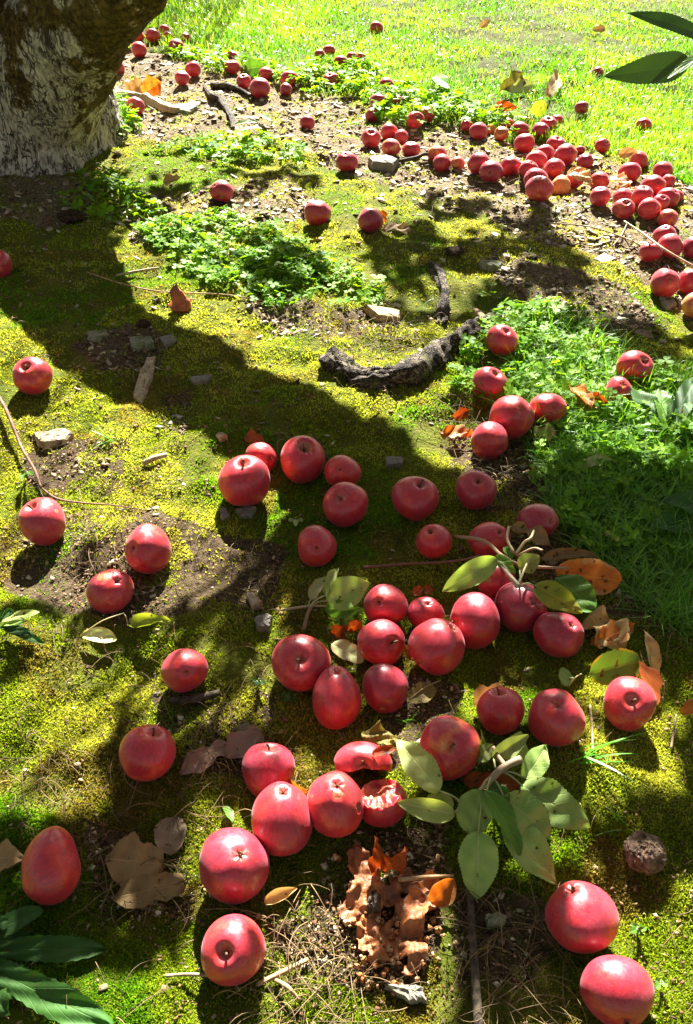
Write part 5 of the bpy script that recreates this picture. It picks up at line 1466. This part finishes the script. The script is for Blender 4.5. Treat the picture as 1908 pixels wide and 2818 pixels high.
# leaves of a low branch hanging into the picture
def hang(x, y, depth):
    return Vector((0, 0, H)) + ray(x * K, y * K) * depth
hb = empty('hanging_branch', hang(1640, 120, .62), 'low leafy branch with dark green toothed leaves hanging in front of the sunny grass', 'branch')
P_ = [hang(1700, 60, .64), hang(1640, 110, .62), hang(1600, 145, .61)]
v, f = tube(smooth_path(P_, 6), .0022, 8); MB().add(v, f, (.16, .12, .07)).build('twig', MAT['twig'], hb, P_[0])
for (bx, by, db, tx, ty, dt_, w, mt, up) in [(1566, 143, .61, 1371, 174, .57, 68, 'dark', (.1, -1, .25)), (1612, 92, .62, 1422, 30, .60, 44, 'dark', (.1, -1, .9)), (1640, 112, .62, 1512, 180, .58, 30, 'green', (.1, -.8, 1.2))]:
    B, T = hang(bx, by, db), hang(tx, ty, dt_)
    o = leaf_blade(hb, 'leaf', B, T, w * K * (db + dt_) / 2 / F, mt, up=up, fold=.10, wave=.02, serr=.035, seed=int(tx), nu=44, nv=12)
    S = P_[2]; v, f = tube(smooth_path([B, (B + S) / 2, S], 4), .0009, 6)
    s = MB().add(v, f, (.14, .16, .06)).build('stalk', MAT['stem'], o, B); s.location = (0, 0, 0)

# ------------------------------------------------------------------ broad-leaved weeds, each a plant with its leaves
def weed(label, hub, leaves, name='broad_leaved_weed', cat='weed', group=None):
    Hb = pt((hub[0], hub[1], .004))
    e = empty(name, Hb, label, cat, group)
    for i, (t, w, mat, z, kw) in enumerate(leaves):
        T = pt((t[0], t[1], z)); B = Hb + (T - Hb) * kw.get('b', .12) + Vector((0, 0, z * .35))
        k2 = {k_: v_ for k_, v_ in kw.items() if k_ != 'b'}
        leaf_blade(e, 'leaf', B, T, pwidth(B, T, w), mat, seed=i * 31 + int(w), shape=k2.pop('shape', 'dock'), fold=k2.pop('fold', .22), wave=k2.pop('wave', .09), nu=26, nv=12, serr=.05, **k2)
        v, f = tube(smooth_path([Hb, (Hb + B) / 2 + Vector((0, 0, .002)), B], 3), .0014, 6)
        MB().add(v, f, (.20, .28, .10)).build('stalk', MAT['stem'], e, Hb)
    return e
weed('broad weed rosette with long dark toothed leaves in the bottom corner', (-90, 2170), [((98, 2064), 58, 'dock', .03, {}), ((240, 2152), 66, 'dock', .02, dict(curl=-.1)), ((80, 2120), 44, 'dock', .012, {}),
     ((250, 2330), 84, 'dock', .02, dict(curl=-.1)), ((100, 2260), 80, 'dock', .012, {}), ((20, 2300), 80, 'dock', .012, {}), ((20, 2085), 46, 'dock', .03, {})], group='broad-leaved weeds')
weed('weed with big upright leaves growing among clover behind the orange leaf', (1500, 1010), [((1440, 880), 62, 'dock', .035, {}), ((1400, 915), 52, 'green', .03, {}), ((1555, 905), 60, 'dock', .04, {}), ((1395, 985), 56, 'dock', .02, {}),
     ((1420, 950), 54, 'green', .03, {}), ((1600, 960), 60, 'green', .03, {}), ((1580, 860), 50, 'dock', .04, {}), ((1500, 885), 46, 'green', .04, {})], group='broad-leaved weeds')
weed('weed with round shaded leaves at the picture edge in the dark grass', (1650, 1190), [((1480, 1200), 74, 'dock', .03, dict(shape='round')), ((1505, 1140), 60, 'dock', .05, dict(shape='round')), ((1570, 1250), 60, 'dock', .03, dict(shape='round'))], group='broad-leaved weeds')
weed('small weed with silvery serrated leaves beside the pale cream-green leaf', (-10, 1430), [((90, 1390), 26, 'pale', .03, {}), ((72, 1440), 28, 'dock', .02, {}), ((100, 1460), 24, 'dock', .02, {}), ((30, 1385), 30, 'dock', .03, {}), ((60, 1410), 26, 'under', .02, {})], group='broad-leaved weeds')
weed('leafy green weed in the grass above the small maroon apple', (1090, 285), [((1060, 258), 22, 'green', .05, {}), ((1120, 260), 22, 'green', .05, {}), ((1150, 280), 20, 'yellow', .03, {}), ((1050, 282), 18, 'green', .03, {})], group='broad-leaved weeds')
def sprout(label, hub, s, z=.02, n=4, mat='yellow'):
    lv = []
    r_ = random.Random(int(hub[0] * 3 + hub[1]))
    a0 = r_.uniform(0, 6)
    for i in range(n):
        a = a0 + i * 6.283 / n
        lv.append(((hub[0] + math.cos(a) * s, hub[1] - s * .4 + math.sin(a) * s * .7), s * .75, mat, z * r_.uniform(.7, 1.2), dict(shape='round', b=.35, wave=.02)))
    weed(label, hub, lv, 'seedling', 'seedling', 'seedlings')
sprout('lit seedling with round leaves in the shaded grass', (1392, 1225), 20, .03, 3)
sprout('seedling with pale round leaves beside the very big waisted apple', (1448, 2118), 20, .02, 5, 'green')
sprout('pale seedling touching the bottom corner apple', (1500, 2240), 18, .02, 4, 'green')
sprout('seedling on the moss between sunlit and shaded bare soil under the twig', (60, 1085), 17, .03, 3, 'green')
sprout('seedling on soil in front of the short row of apples', (1262, 478), 10, .03, 3)
sprout('seedling between the group of four and the long grey stone', (1050, 428), 9, .02, 3)
sprout('yellow-green sprig behind the rosy apple', (690, 465), 12, .03, 3)
sprout('seedling in the dappled shade beyond the thick root', (1340, 660), 11, .02, 3, 'green')
sprout('small seedling in the moss before the apple row shade', (1140, 520), 10, .03, 4)
sprout('seedling with narrow leaves beside the long apple shadow', (672, 1190), 16, .03, 4, 'pale')
sprout('seedling in dark soil beside the rosy barrel-shaped apple', (655, 1590), 17, .02, 4, 'dock')
sprout('tiny seedling near the sunlit heap moss', (588, 1555), 15, .02, 4, 'dock')

def tuft(label, hub, n, L, spread, seed, wd=.0022, col=(.12, .30, .02)):
    r_ = np.random.default_rng(seed); Hb = pt((hub[0], hub[1], 0))
    x = np.full(n, Hb.x) + r_.normal(0, .006, n); y = np.full(n, Hb.y) + r_.normal(0, .006, n)
    V, Fq = ribbons(x, y, height(x, y), L * r_.uniform(.6, 1.2, n), np.full(n, wd), r_.uniform(0, 6.28, n) if spread is None else r_.normal(spread, .5, n), r_.uniform(.4, 1.2, n), r_.uniform(.2, 1.0, n), r_, k=5)
    o = indexed_mesh('grass_tuft', V, Fq, MAT['grass'], np.tile(col, (n, 1)) * r_.uniform(.8, 1.3, n)[:, None])
    tag(o, label, 'grass tuft', 'grass tufts')
tuft('small grass tuft beside the flat rock on sunlit moss', (245, 1000), 16, .05, None, 5)
tuft('bright grass blades lying beside the large plain dark red apple', (1312, 1722), 9, .075, -.4, 6, .003, (.10, .34, .02))
tuft('tiny grass tuft at the edge of the red chain by the first big leaf', (925, 1640), 8, .02, None, 7)
tuft('grass tuft in front of the thick root end', (690, 1080), 7, .02, None, 8)
tuft('grass blades beside the dried fruit husk', (1415, 1880), 4, .05, 2.2, 9)

# ------------------------------------------------------------------ roots, sticks, stems
def log(name, label, cat, pts, rad, seed, mat='root', amp=.012, n=34, k=16, lift=0, ends=(), group=None):
    P = smooth_path([pt(p) for p in pts], k)
    rr = np.interp(np.linspace(0, 1, len(P)), np.linspace(0, 1, len(rad)), rad)
    v, f = tube(P, list(rr), n)
    v = np.array(v); c = np.repeat(np.array([tuple(p) for p in P]), n, 0); d = v - c; L = np.linalg.norm(d, axis=1, keepdims=True)
    j = np.tile(np.arange(n), len(P)) / n; s = np.repeat(np.arange(len(P)), n) * .01
    ridge = vnoise(j * 9, s * 1.2, 1.0, seed) - .5 + .5 * (vnoise(j * 20, s * 4, 1.0, seed + 1) - .5)
    nz = fbm(v[:, 0] + v[:, 2], v[:, 1] - v[:, 2], .03, seed, 3) - .5
    v = v + d / L * (amp * (1.2 * ridge + 1.4 * nz) * np.minimum(1, L[:, 0] / .012))[:, None]
    o = MB().add(v, f).build(name, MAT[mat], None, P[0], colour=False)
    tag(o, label, cat, group)
    return o
RT = empty('tree_root', pt((930, 850, 0)), 'thick weathered grey root lying bent across the moss', 'root')
def rootpart(nm, pts, rad, seed, mat='root', amp=.012):
    o = log(nm, None, None, pts, rad, seed, mat, amp); w = o.location.copy(); o.parent = RT; o.location = w - RT.location; return o
rootpart('root_stem', [(820, 870, -.008), (900, 862, .0), (960, 835, .006), (1010, 795, .008), (1060, 762, .009), (1112, 736, .004)], [.020, .028, .028, .030, .025, .018], 811, amp=.017)
rootpart('root_fork', [(748, 815, .002), (790, 838, .005), (840, 850, .006), (905, 850, .006)], [.012, .022, .016, .018], 821, amp=.022)
rootpart('root_fork', [(790, 868, .006), (850, 868, .012), (900, 858, .014)], [.008, .015, .012], 831, amp=.018)
rootpart('root_knob', [(748, 808, .012), (762, 822, .014), (775, 835, .008)], [.014, .018, .008], 841, amp=.02)
rootpart('root_branch', [(1000, 740, -.004), (1006, 700, .000), (1010, 660, .004), (995, 620, .001), (978, 600, -.004)], [.014, .014, .013, .013, .008], 851, amp=.014)
rootpart('cut_end', [(1102, 742, .012), (1093, 722, .018), (1080, 706, .016)], [.010, .009, .006], 861, 'tanbark', .004)
log('tree_root', 'pale bleached root running out from the trunk foot to a pebble', 'root', [(236, 205, .02), (275, 222, .022), (330, 226, .020), (385, 248, .016), (430, 252, .006)], [.034, .030, .022, .014, .008], 871, 'wood', .014)
log('tree_root', 'thin grey root crossing the pebbly soil beyond the little crimson apple', 'root', [(465, 196, .008), (480, 215, .014), (505, 232, .014), (525, 265, .010), (530, 292, .004)], [.008, .013, .014, .010, .006], 881, 'root', .008)
log('tree_root', 'short grey root behind the big purple apple', 'root', [(480, 195, .010), (520, 198, .014), (548, 206, .010), (575, 222, .008)], [.010, .014, .010, .005], 882, 'root', .008)
ST = 'sticks and stems on the ground'
def stick(label, pts, rad, mat='darkwood', name='stick', seed=1, amp=.001, n=8):
    return log(name, label, name.replace('_', ' '), pts, rad, seed, mat, amp, n, 6, group=ST)
stick('short grey-brown stick in front of the dark smooth apple', [(384, 1592, .006), (440, 1588, .008), (500, 1572, .007)], [.0055, .006, .0045], 'darkwood', amp=.002)
stick('straight dark stick running down to the bottom edge', [(1066, 1990, .008), (1070, 2080, .010), (1078, 2200, .010), (1088, 2345, .008)], [.0035, .0042, .0045, .005], amp=.001)
stick('thin bent reddish twig with thorns at the picture edge', [(-25, 870, .014), (6, 915, .022), (30, 968, .020), (50, 1018, .018), (78, 1065, .014), (94, 1108, .008)], [.0036, .0036, .0034, .0030, .0028, .0022], 'redtwig', amp=.002)
stick('fine curved twig running behind the dull red apple', [(94, 1108, .006), (130, 1132, .008), (190, 1142, .008), (250, 1146, .006), (330, 1158, .004)], [.0022, .0020, .0016, .0012, .0009], 'redtwig')
stick('long thin brown stem crossing in front of the rotten pear-shaped fruit', [(198, 618, .006), (270, 642, .012), (350, 660, .014), (430, 665, .018), (520, 670, .014), (640, 690, .008)], [.0016, .0018, .0018, .0018, .0016, .0012], 'tanbark')
stick('thin upright dead stem rising from the clover patch', [(413, 492, .0), (414, 488, .06), (413, 486, .12)], [.0016, .0014, .0010], 'darkwood')
stick('pale dry stem leading to the big pink topped apple', [(1240, 505, .01), (1340, 515, .014), (1430, 545, .016), (1488, 575, .02)], [.0018, .0020, .0020, .0020], 'wood')
stick('long pale stem lying across the edge group of apples', [(1418, 502, .03), (1460, 530, .045), (1500, 560, .070), (1540, 585, .072), (1590, 612, .06)], [.0022, .0026, .0028, .0028, .0026], 'wood')
stick('short crooked twig beside the pale dry stem', [(1390, 560, .008), (1410, 535, .012), (1425, 505, .014)], [.0022, .002, .0014], 'wood')
stick('dark knobbly stick behind the long grey stone', [(905, 366, .010), (945, 358, .014), (965, 350, .018), (990, 356, .010)], [.006, .007, .006, .003], 'darkwood', amp=.004)
stick('dry stick lying across the straw below the pinkish apple', [(585, 2235, .006), (640, 2208, .010), (700, 2178, .010)], [.0026, .0032, .0024], 'tanbark', amp=.002)
stick('short pale stick end standing in the straw', [(620, 2222, .006), (652, 2240, .014), (682, 2272, .006)], [.002, .0024, .0016], 'tanbark')
stick('grey stick lying over the rotten apple skin', [(905, 1998, .014), (960, 1992, .018), (1030, 1988, .014)], [.0024, .0024, .0016], 'tanbark')
stick('pale straw lying across the bottom moss', [(375, 2215, .008), (440, 2212, .012), (520, 2222, .008), (545, 2250, .006)], [.0016, .0018, .0016, .0012], 'wood')
stick('dry stalk leaning past the plain dark red apple', [(1342, 1650, .005), (1345, 1600, .010), (1350, 1690, .006)], [.0012, .0014, .0012], 'wood') if False else None
stick('dry upright stalk beside the dusky red apple', [(1346, 1708, .006), (1345, 1660, .012), (1340, 1600, .03)], [.0018, .0016, .0012], 'wood')
stick('pale stalk on the bright moss near the picture edge', [(1524, 1700, .006), (1530, 1660, .010), (1536, 1622, .012)], [.0016, .0016, .0012], 'wood')
stick('bare twig behind the red apple with a big crater', [(712, 985, .006), (730, 1012, .016), (745, 1045, .02)], [.0016, .0018, .0018], 'darkwood')
stick('thin twig over soil between the two chip piles', [(325, 1052, .006), (350, 1040, .012), (378, 1032, .010)], [.005, .0055, .004], 'wood')
stick('thin cream grass stem lying towards the pale beige leaf', [(265, 625, .006), (300, 618, .010), (360, 608, .010)], [.0028, .0042, .0030], 'wood')

def lump(name, label, cat, c, rpx, rz, mat, seed, squash=1.0, amp=.35, parent=None, sc=9, n=40):
    P = pt((c[0], c[1], 0)); r = pwidth(P, P, rpx)
    th = np.linspace(0, np.pi, n)[:, None]; ph = np.linspace(0, 2 * np.pi, n * 2, endpoint=False)[None]
    x = np.sin(th) * np.cos(ph); y = np.sin(th) * np.sin(ph); z = np.cos(th) + 0 * ph
    nz = fbm(x * 2 + z + seed, y * 2 - z * .7, 1.0, seed, 3) - .5 + .7 * (np.abs(fbm(x * sc + z * 4, y * sc + z * 5, 1.0, seed + 4, 2) - .5) * 2 - .4)
    q = 1 + amp * nz
    V = np.stack([x * q * r, y * q * r * squash, z * q * rz], -1).reshape(-1, 3)
    m = n * 2; Fc = [(i * m + j, (i + 1) * m + j, (i + 1) * m + (j + 1) % m, i * m + (j + 1) % m) for i in range(n - 1) for j in range(m)]
    V = V + np.array([P.x, P.y, P.z + rz * .55])
    o = MB().add(V, Fc).build(name, MAT[mat], parent, (P.x, P.y, P.z), colour=False)
    if label: tag(o, label, cat)
    return o

# ------------------------------------------------------------------ stones, chips of wood and bark
def stone(label, outline, top, mat='stone', name='stone', cat='stone', seed=3, rough=.0015, z0=-.004, tilt=(0, 0), chamfer=.82):
    P = [pt((x, y, 0)) for x, y in outline]
    c = sum(P, Vector()) / len(P); hz = float(height(c.x, c.y))
    V = []; n0 = len(P); m = 4
    pts = []
    for i in range(n0):                     # subdivide the outline
        for j in range(m):
            pts.append(P[i].lerp(P[(i + 1) % n0], j / m))
    r_ = random.Random(seed); n = len(pts)
    rings = [(1.02, z0), (1.0, top * .55), (chamfer + .10, top * .9), (chamfer * .75, top), (chamfer * .4, top * 1.02)]
    for s, z in rings:
        for p in pts:
            q = c + (p - c) * s
            t = (q.x - c.x) * tilt[0] + (q.y - c.y) * tilt[1]
            V.append((q.x + r_.uniform(-1, 1) * rough, q.y + r_.uniform(-1, 1) * rough, hz + z + t + r_.uniform(-1, 1) * rough * .8))
    V.append((c.x, c.y, hz + top * 1.02))
    Fc = []
    for k_ in range(len(rings) - 1):
        for j in range(n): Fc.append((k_ * n + j, k_ * n + (j + 1) % n, (k_ + 1) * n + (j + 1) % n, (k_ + 1) * n + j))
    for j in range(n): Fc.append(((len(rings) - 1) * n + j, (len(rings) - 1) * n + (j + 1) % n, len(V) - 1))
    o = MB().add(V, Fc).build(name, MAT[mat], None, (c.x, c.y, hz), smooth=False, colour=False)
    tag(o, label, cat, 'stones and wood chips on the ground')
stone('wedge-shaped grey stone below the rotten apple skin', [(874, 2248), (945, 2244), (962, 2250), (966, 2278), (930, 2282)], .012)
stone('small rectangular pale stone in front of the broad pinkish apple', [(875, 1044), (915, 1047), (913, 1064), (878, 1062)], .012)
stone('flat pale rock slab on the moss above the bent twig', [(78, 990), (150, 982), (168, 992), (150, 1010), (110, 1022), (88, 1016)], .016, 'wood')
stone('long grey block of stone beside the group of four apples', [(836, 366), (880, 360), (905, 376), (890, 392), (845, 388)], .028, rough=.002)
stone('grey stone by the wide clump of dappled moss', [(1085, 604), (1115, 594), (1142, 606), (1130, 616), (1095, 614)], .014, 'mossstone')
stone('brown stone at the end of the pale bleached root', [(390, 248), (440, 242), (450, 250), (425, 262), (395, 258)], .02, 'mossstone')
stone('pale pebble on soil beside the cream stone chips', [(578, 1410), (608, 1402), (620, 1412), (610, 1436), (585, 1434)], .012)
stone('tan stone half stuck up in the soil above the pale pebble', [(560, 1358), (585, 1366), (598, 1380), (575, 1386)], .014, 'wood')
stone('flat grey stone in the long shadow of the largest round apple', [(530, 1160), (556, 1152), (584, 1160), (570, 1178), (545, 1176)], .006)
stone('speckled grey pebble in the apple shadow', [(500, 1162), (516, 1160), (524, 1178), (504, 1184)], .008)
stone('grey slab in the shaded moss below the rotten fruit', [(196, 758), (240, 750), (252, 764), (225, 778), (200, 774)], .006, 'mossstone')
stone('grey block among the small shaded stones', [(295, 770), (325, 765), (340, 785), (310, 800), (298, 788)], .008, 'mossstone')
stone('small upright stone next to the grey block', [(326, 772), (345, 768), (352, 790), (332, 796)], .010, 'mossstone')
stone('flat stone at the end of the shaded stone row', [(362, 772), (395, 766), (402, 780), (375, 788)], .010)
stone('grey flake of stone on the shaded moss bank', [(430, 862), (462, 853), (482, 858), (470, 872), (442, 876)], .006)
stone('pale chip of stone on sunny moss by the soil hollow', [(490, 992), (508, 988), (518, 998), (500, 1004)], .010, 'wood')
stone('whitish stone in the soil behind the sloping stone chips', [(480, 925), (500, 925), (500, 935), (482, 936)], .006) if False else None
stone('dark wet lump of stone in shade below the moss strip', [(1098, 2090), (1130, 2080), (1150, 2092), (1138, 2110), (1105, 2108)], .014, 'mossstone')
stone('black angular stone on the rotten apple skin', [(832, 2062), (850, 2040), (866, 2050), (860, 2078), (838, 2084)], .022, 'darkwood')
stone('white flake of stone on moss by the edge group', [(1348, 590), (1372, 576), (1400, 592), (1375, 598)], .006, 'wood')
stone('grey-blue flake under the dark red apples at the picture edge', [(1495, 668), (1515, 668), (1512, 682), (1498, 684)], .008)
stone('flat stone below the eyed apple', [(1500, 690), (1530, 684), (1536, 696), (1512, 706)], .008)
stone('long white wood chip standing out of sunlit moss', [(305, 905), (318, 860), (336, 822), (354, 818), (350, 850), (330, 902), (322, 920)], .014, 'wood', 'wood_chip', 'wood chip')
stone('curled tan piece of bark on the bright bank', [(830, 714), (870, 712), (910, 722), (905, 736), (860, 734)], .020, 'tanbark', 'bark_piece', 'bark')
lump('soil_clod', 'dark burnt-looking lump of soil beside the rotten fruit', 'soil clod', (328, 739), 15, 0.008, 'soil', 310, amp=.6, n=22)
lump('soil_clod', 'brown earth clod in the shade by the clover', 'soil clod', (167, 496), 32, 0.014, 'soil', 135, amp=.6, n=22)
lump('soil_clod', 'dark clod with roots past the bruised apple', 'soil clod', (498, 465), 16, 0.008, 'soil', 480, amp=.6, n=22)
lump('soil_clod', 'dark clod in the gravel below the corner heap', 'soil clod', (1202, 585), 18, 0.006, 'soil', 1178, amp=.6, n=22)
lump('soil_clod', 'dark clod in the dappled shade near the streaks', 'soil clod', (1030, 572), 24, 0.006, 'soil', 1000, amp=.6, n=22)

# ------------------------------------------------------------------ moss hummocks that stand proud
lump('dried_fruit', 'wrinkled brown dried fruit husk like a walnut on shaded moss', 'dried fruit', (1460, 1945), 48, .018, 'walnut', 41, amp=.30)

# rotten pear-like fruit with a twisted tip
e = empty('rotten_fruit', pt((408, 708, 0)), 'shrivelled orange-brown fruit with a pointed twisted top, standing on moss', 'rotten fruit')
b0 = pt((408, 706, 0)); s_ = pwidth(b0, b0, 26)
prof = [(0, .25), (.25, .85), (.6, 1.0), (1.0, .86), (1.35, .62), (1.8, .52), (2.4, .42), (2.9, .18)]
P = [b0 + Vector((.10 * s_ * math.sin(z * 2), 0, z * s_ * .80)) for z, _ in prof]
P2 = smooth_path(P, 5); rr = np.interp(np.linspace(0, 1, len(P2)), np.linspace(0, 1, len(prof)), [q[1] * s_ for q in prof])
v, f = tube(P2, list(rr), 28); v = np.array(v); c_ = np.repeat(np.array([tuple(p) for p in P2]), 28, 0)
jj = np.tile(np.arange(28), len(P2)); tt = np.repeat(np.arange(len(P2)), 28) / len(P2)
wr = 1 + .30 * np.sin(jj / 28 * 6.283 * 3 + tt * 5) * np.clip(tt * 2 - .5, 0, 1) + .12 * (vnoise(jj * .6, tt * 14, 1.0, 5) - .5)
v = c_ + (v - c_) * wr[:, None]
MB().add(v, f).build('skin', MAT['rotskin'], e, b0, colour=False)
tp = pt((404, 648, .0)); 
v, f = tube([P[-1] - Vector((0, 0, .004)), P[-1] + Vector((.003, 0, .006))], [.003, .0015], 6); MB().add(v, f).build('stem', MAT['applestem'], e, P[-1], colour=False)

# the squashed rotten apple: a torn, crumpled skin with pulp
def mush():
    e = empty('rotten_apple', pt((890, 2080, 0)), 'squashed rotten apple, its torn orange-brown skin spread over the soil', 'rotten apple')
    outl = [(780, 1935), (812, 1920), (845, 1940), (866, 1975), (872, 2030), (900, 1990), (960, 1980), (1000, 2005), (1000, 2060), (965, 2110), (975, 2160), (955, 2215),
            (915, 2240), (880, 2190), (850, 2210), (812, 2165), (805, 2120), (762, 2085), (775, 2050), (800, 2010)]
    r = np.random.default_rng(5)
    step = 5
    gx, gy = np.meshgrid(np.arange(755, 1000, step), np.arange(1910, 2250, step))
    jx = gx + 18 * (vnoise(gx, gy, 22, 3) - .5); jy = gy + 18 * (vnoise(gx, gy, 22, 4) - .5)
    ins = inpoly(jx, jy, outl) & (fbm(gx, gy, 34, 19, 2) > .27)
    idx = -np.ones(gx.shape, int); V = []
    rid = np.abs(fbm(gx, gy * .8, 60, 11, 3) - .5) * 2
    cr = np.abs(fbm(gx, gy, 22, 13, 2) - .5) * 2
    for i in range(gx.shape[0]):
        for j in range(gx.shape[1]):
            p = pt((gx[i, j], gy[i, j], 0))
            V.append((p.x, p.y, p.z + .003 + .022 * rid[i, j] + .012 * cr[i, j]))
            idx[i, j] = len(V) - 1
    Fc = []
    for i in range(gx.shape[0] - 1):
        for j in range(gx.shape[1] - 1):
            if ins[i, j] and ins[i + 1, j] and ins[i, j + 1] and ins[i + 1, j + 1]:
                Fc.append((idx[i, j], idx[i + 1, j], idx[i + 1, j + 1], idx[i, j + 1]))
    used = sorted({a for q in Fc for a in q}); mp = {a: k for k, a in enumerate(used)}
    V = [V[a] for a in used]; Fc = [tuple(mp[a] for a in q) for q in Fc]
    o = MB().add(V, Fc).build('torn_skin', MAT['mush'], e, (e.location.x, e.location.y, e.location.z), colour=False)
    m = o.modifiers.new('thick', 'SOLIDIFY'); m.thickness = .0018; m.offset = -1
    m = o.modifiers.new('sub', 'SUBSURF'); m.levels = 1; m.render_levels = 1
    # pulp crumbs
    n = 150; Vc = []; Cc = []
    ico = [(math.cos(a) * c, math.sin(a) * c, z) for z, c, k in ((-.8, .6, 5), (.0, 1.0, 5), (.8, .6, 5)) for a in [i * 1.2566 + z for i in range(5)]]
    Fq = [(i, (i + 1) % 5, 5 + (i + 1) % 5, 5 + i) for i in range(5)] + [(5 + i, 5 + (i + 1) % 5, 10 + (i + 1) % 5, 10 + i) for i in range(5)] + [(10, 11, 12, 13)] + [(10, 13, 14, 14)][:0]
    pts = []
    while len(pts) < n:
        a, b_ = r.uniform(760, 1010), r.uniform(1930, 2260)
        if a > 1000 and b_ < 2050: continue
        if inpoly(np.array([a]), np.array([b_]), [(770, 2080), (1000, 2030), (990, 2180), (930, 2265), (830, 2265), (800, 2170)])[0] or r.random() < .12: pts.append((a, b_))
    for a, b_ in pts:
        p = pt((a, b_, .004)); s = r.uniform(.0012, .0042)
        q = np.array(ico) * s * r.uniform(.6, 1.2, (15, 1)) + r.normal(0, s * .12, (15, 3)) + np.array([p.x, p.y, p.z + s * .3 + r.uniform(0, .004)])
        Vc.append(q); Cc.append(np.array([(.40, .18, .07), (.36, .12, .035), (.48, .30, .16), (.12, .05, .02)][r.integers(0, 4)]) * r.uniform(.8, 1.15))
    c = indexed_mesh('pulp', np.array(Vc), Fq, MAT['litter'], np.array(Cc), True)
    c.parent = e; c.location = -e.location; c['kind'] = 'stuff'
    # curled tip
    leaf_blade(e, 'skin_flap', pt((978, 2050, .012)), pt((1030, 1995, .03)), .030, 'orange', shape='round', up=(0, -.8, .8), roll=1.0, fold=0)
    leaf_blade(e, 'skin_flap', pt((845, 1985, .01)), pt((852, 1900, .055)), .020, 'rust', shape='dry', up=(.5, -1, .2), roll=1.2, fold=0, wave=.2)
    leaf_blade(e, 'skin_flap', pt((870, 1975, .01)), pt((920, 1925, .04)), .028, 'rust', shape='dry', up=(.2, -1, .4), roll=.8, fold=0, wave=.2)
mush()
# strip of red skin torn off behind the broken apple
e = fallen_leaf((845, 1712, .05), (898, 1700, .05), 26, 'rust', 'torn curl of glossy red apple skin behind the broken apple', None, name='apple_peel', shape='round', roll=.8, fold=0)
e['category'] = 'apple peel'
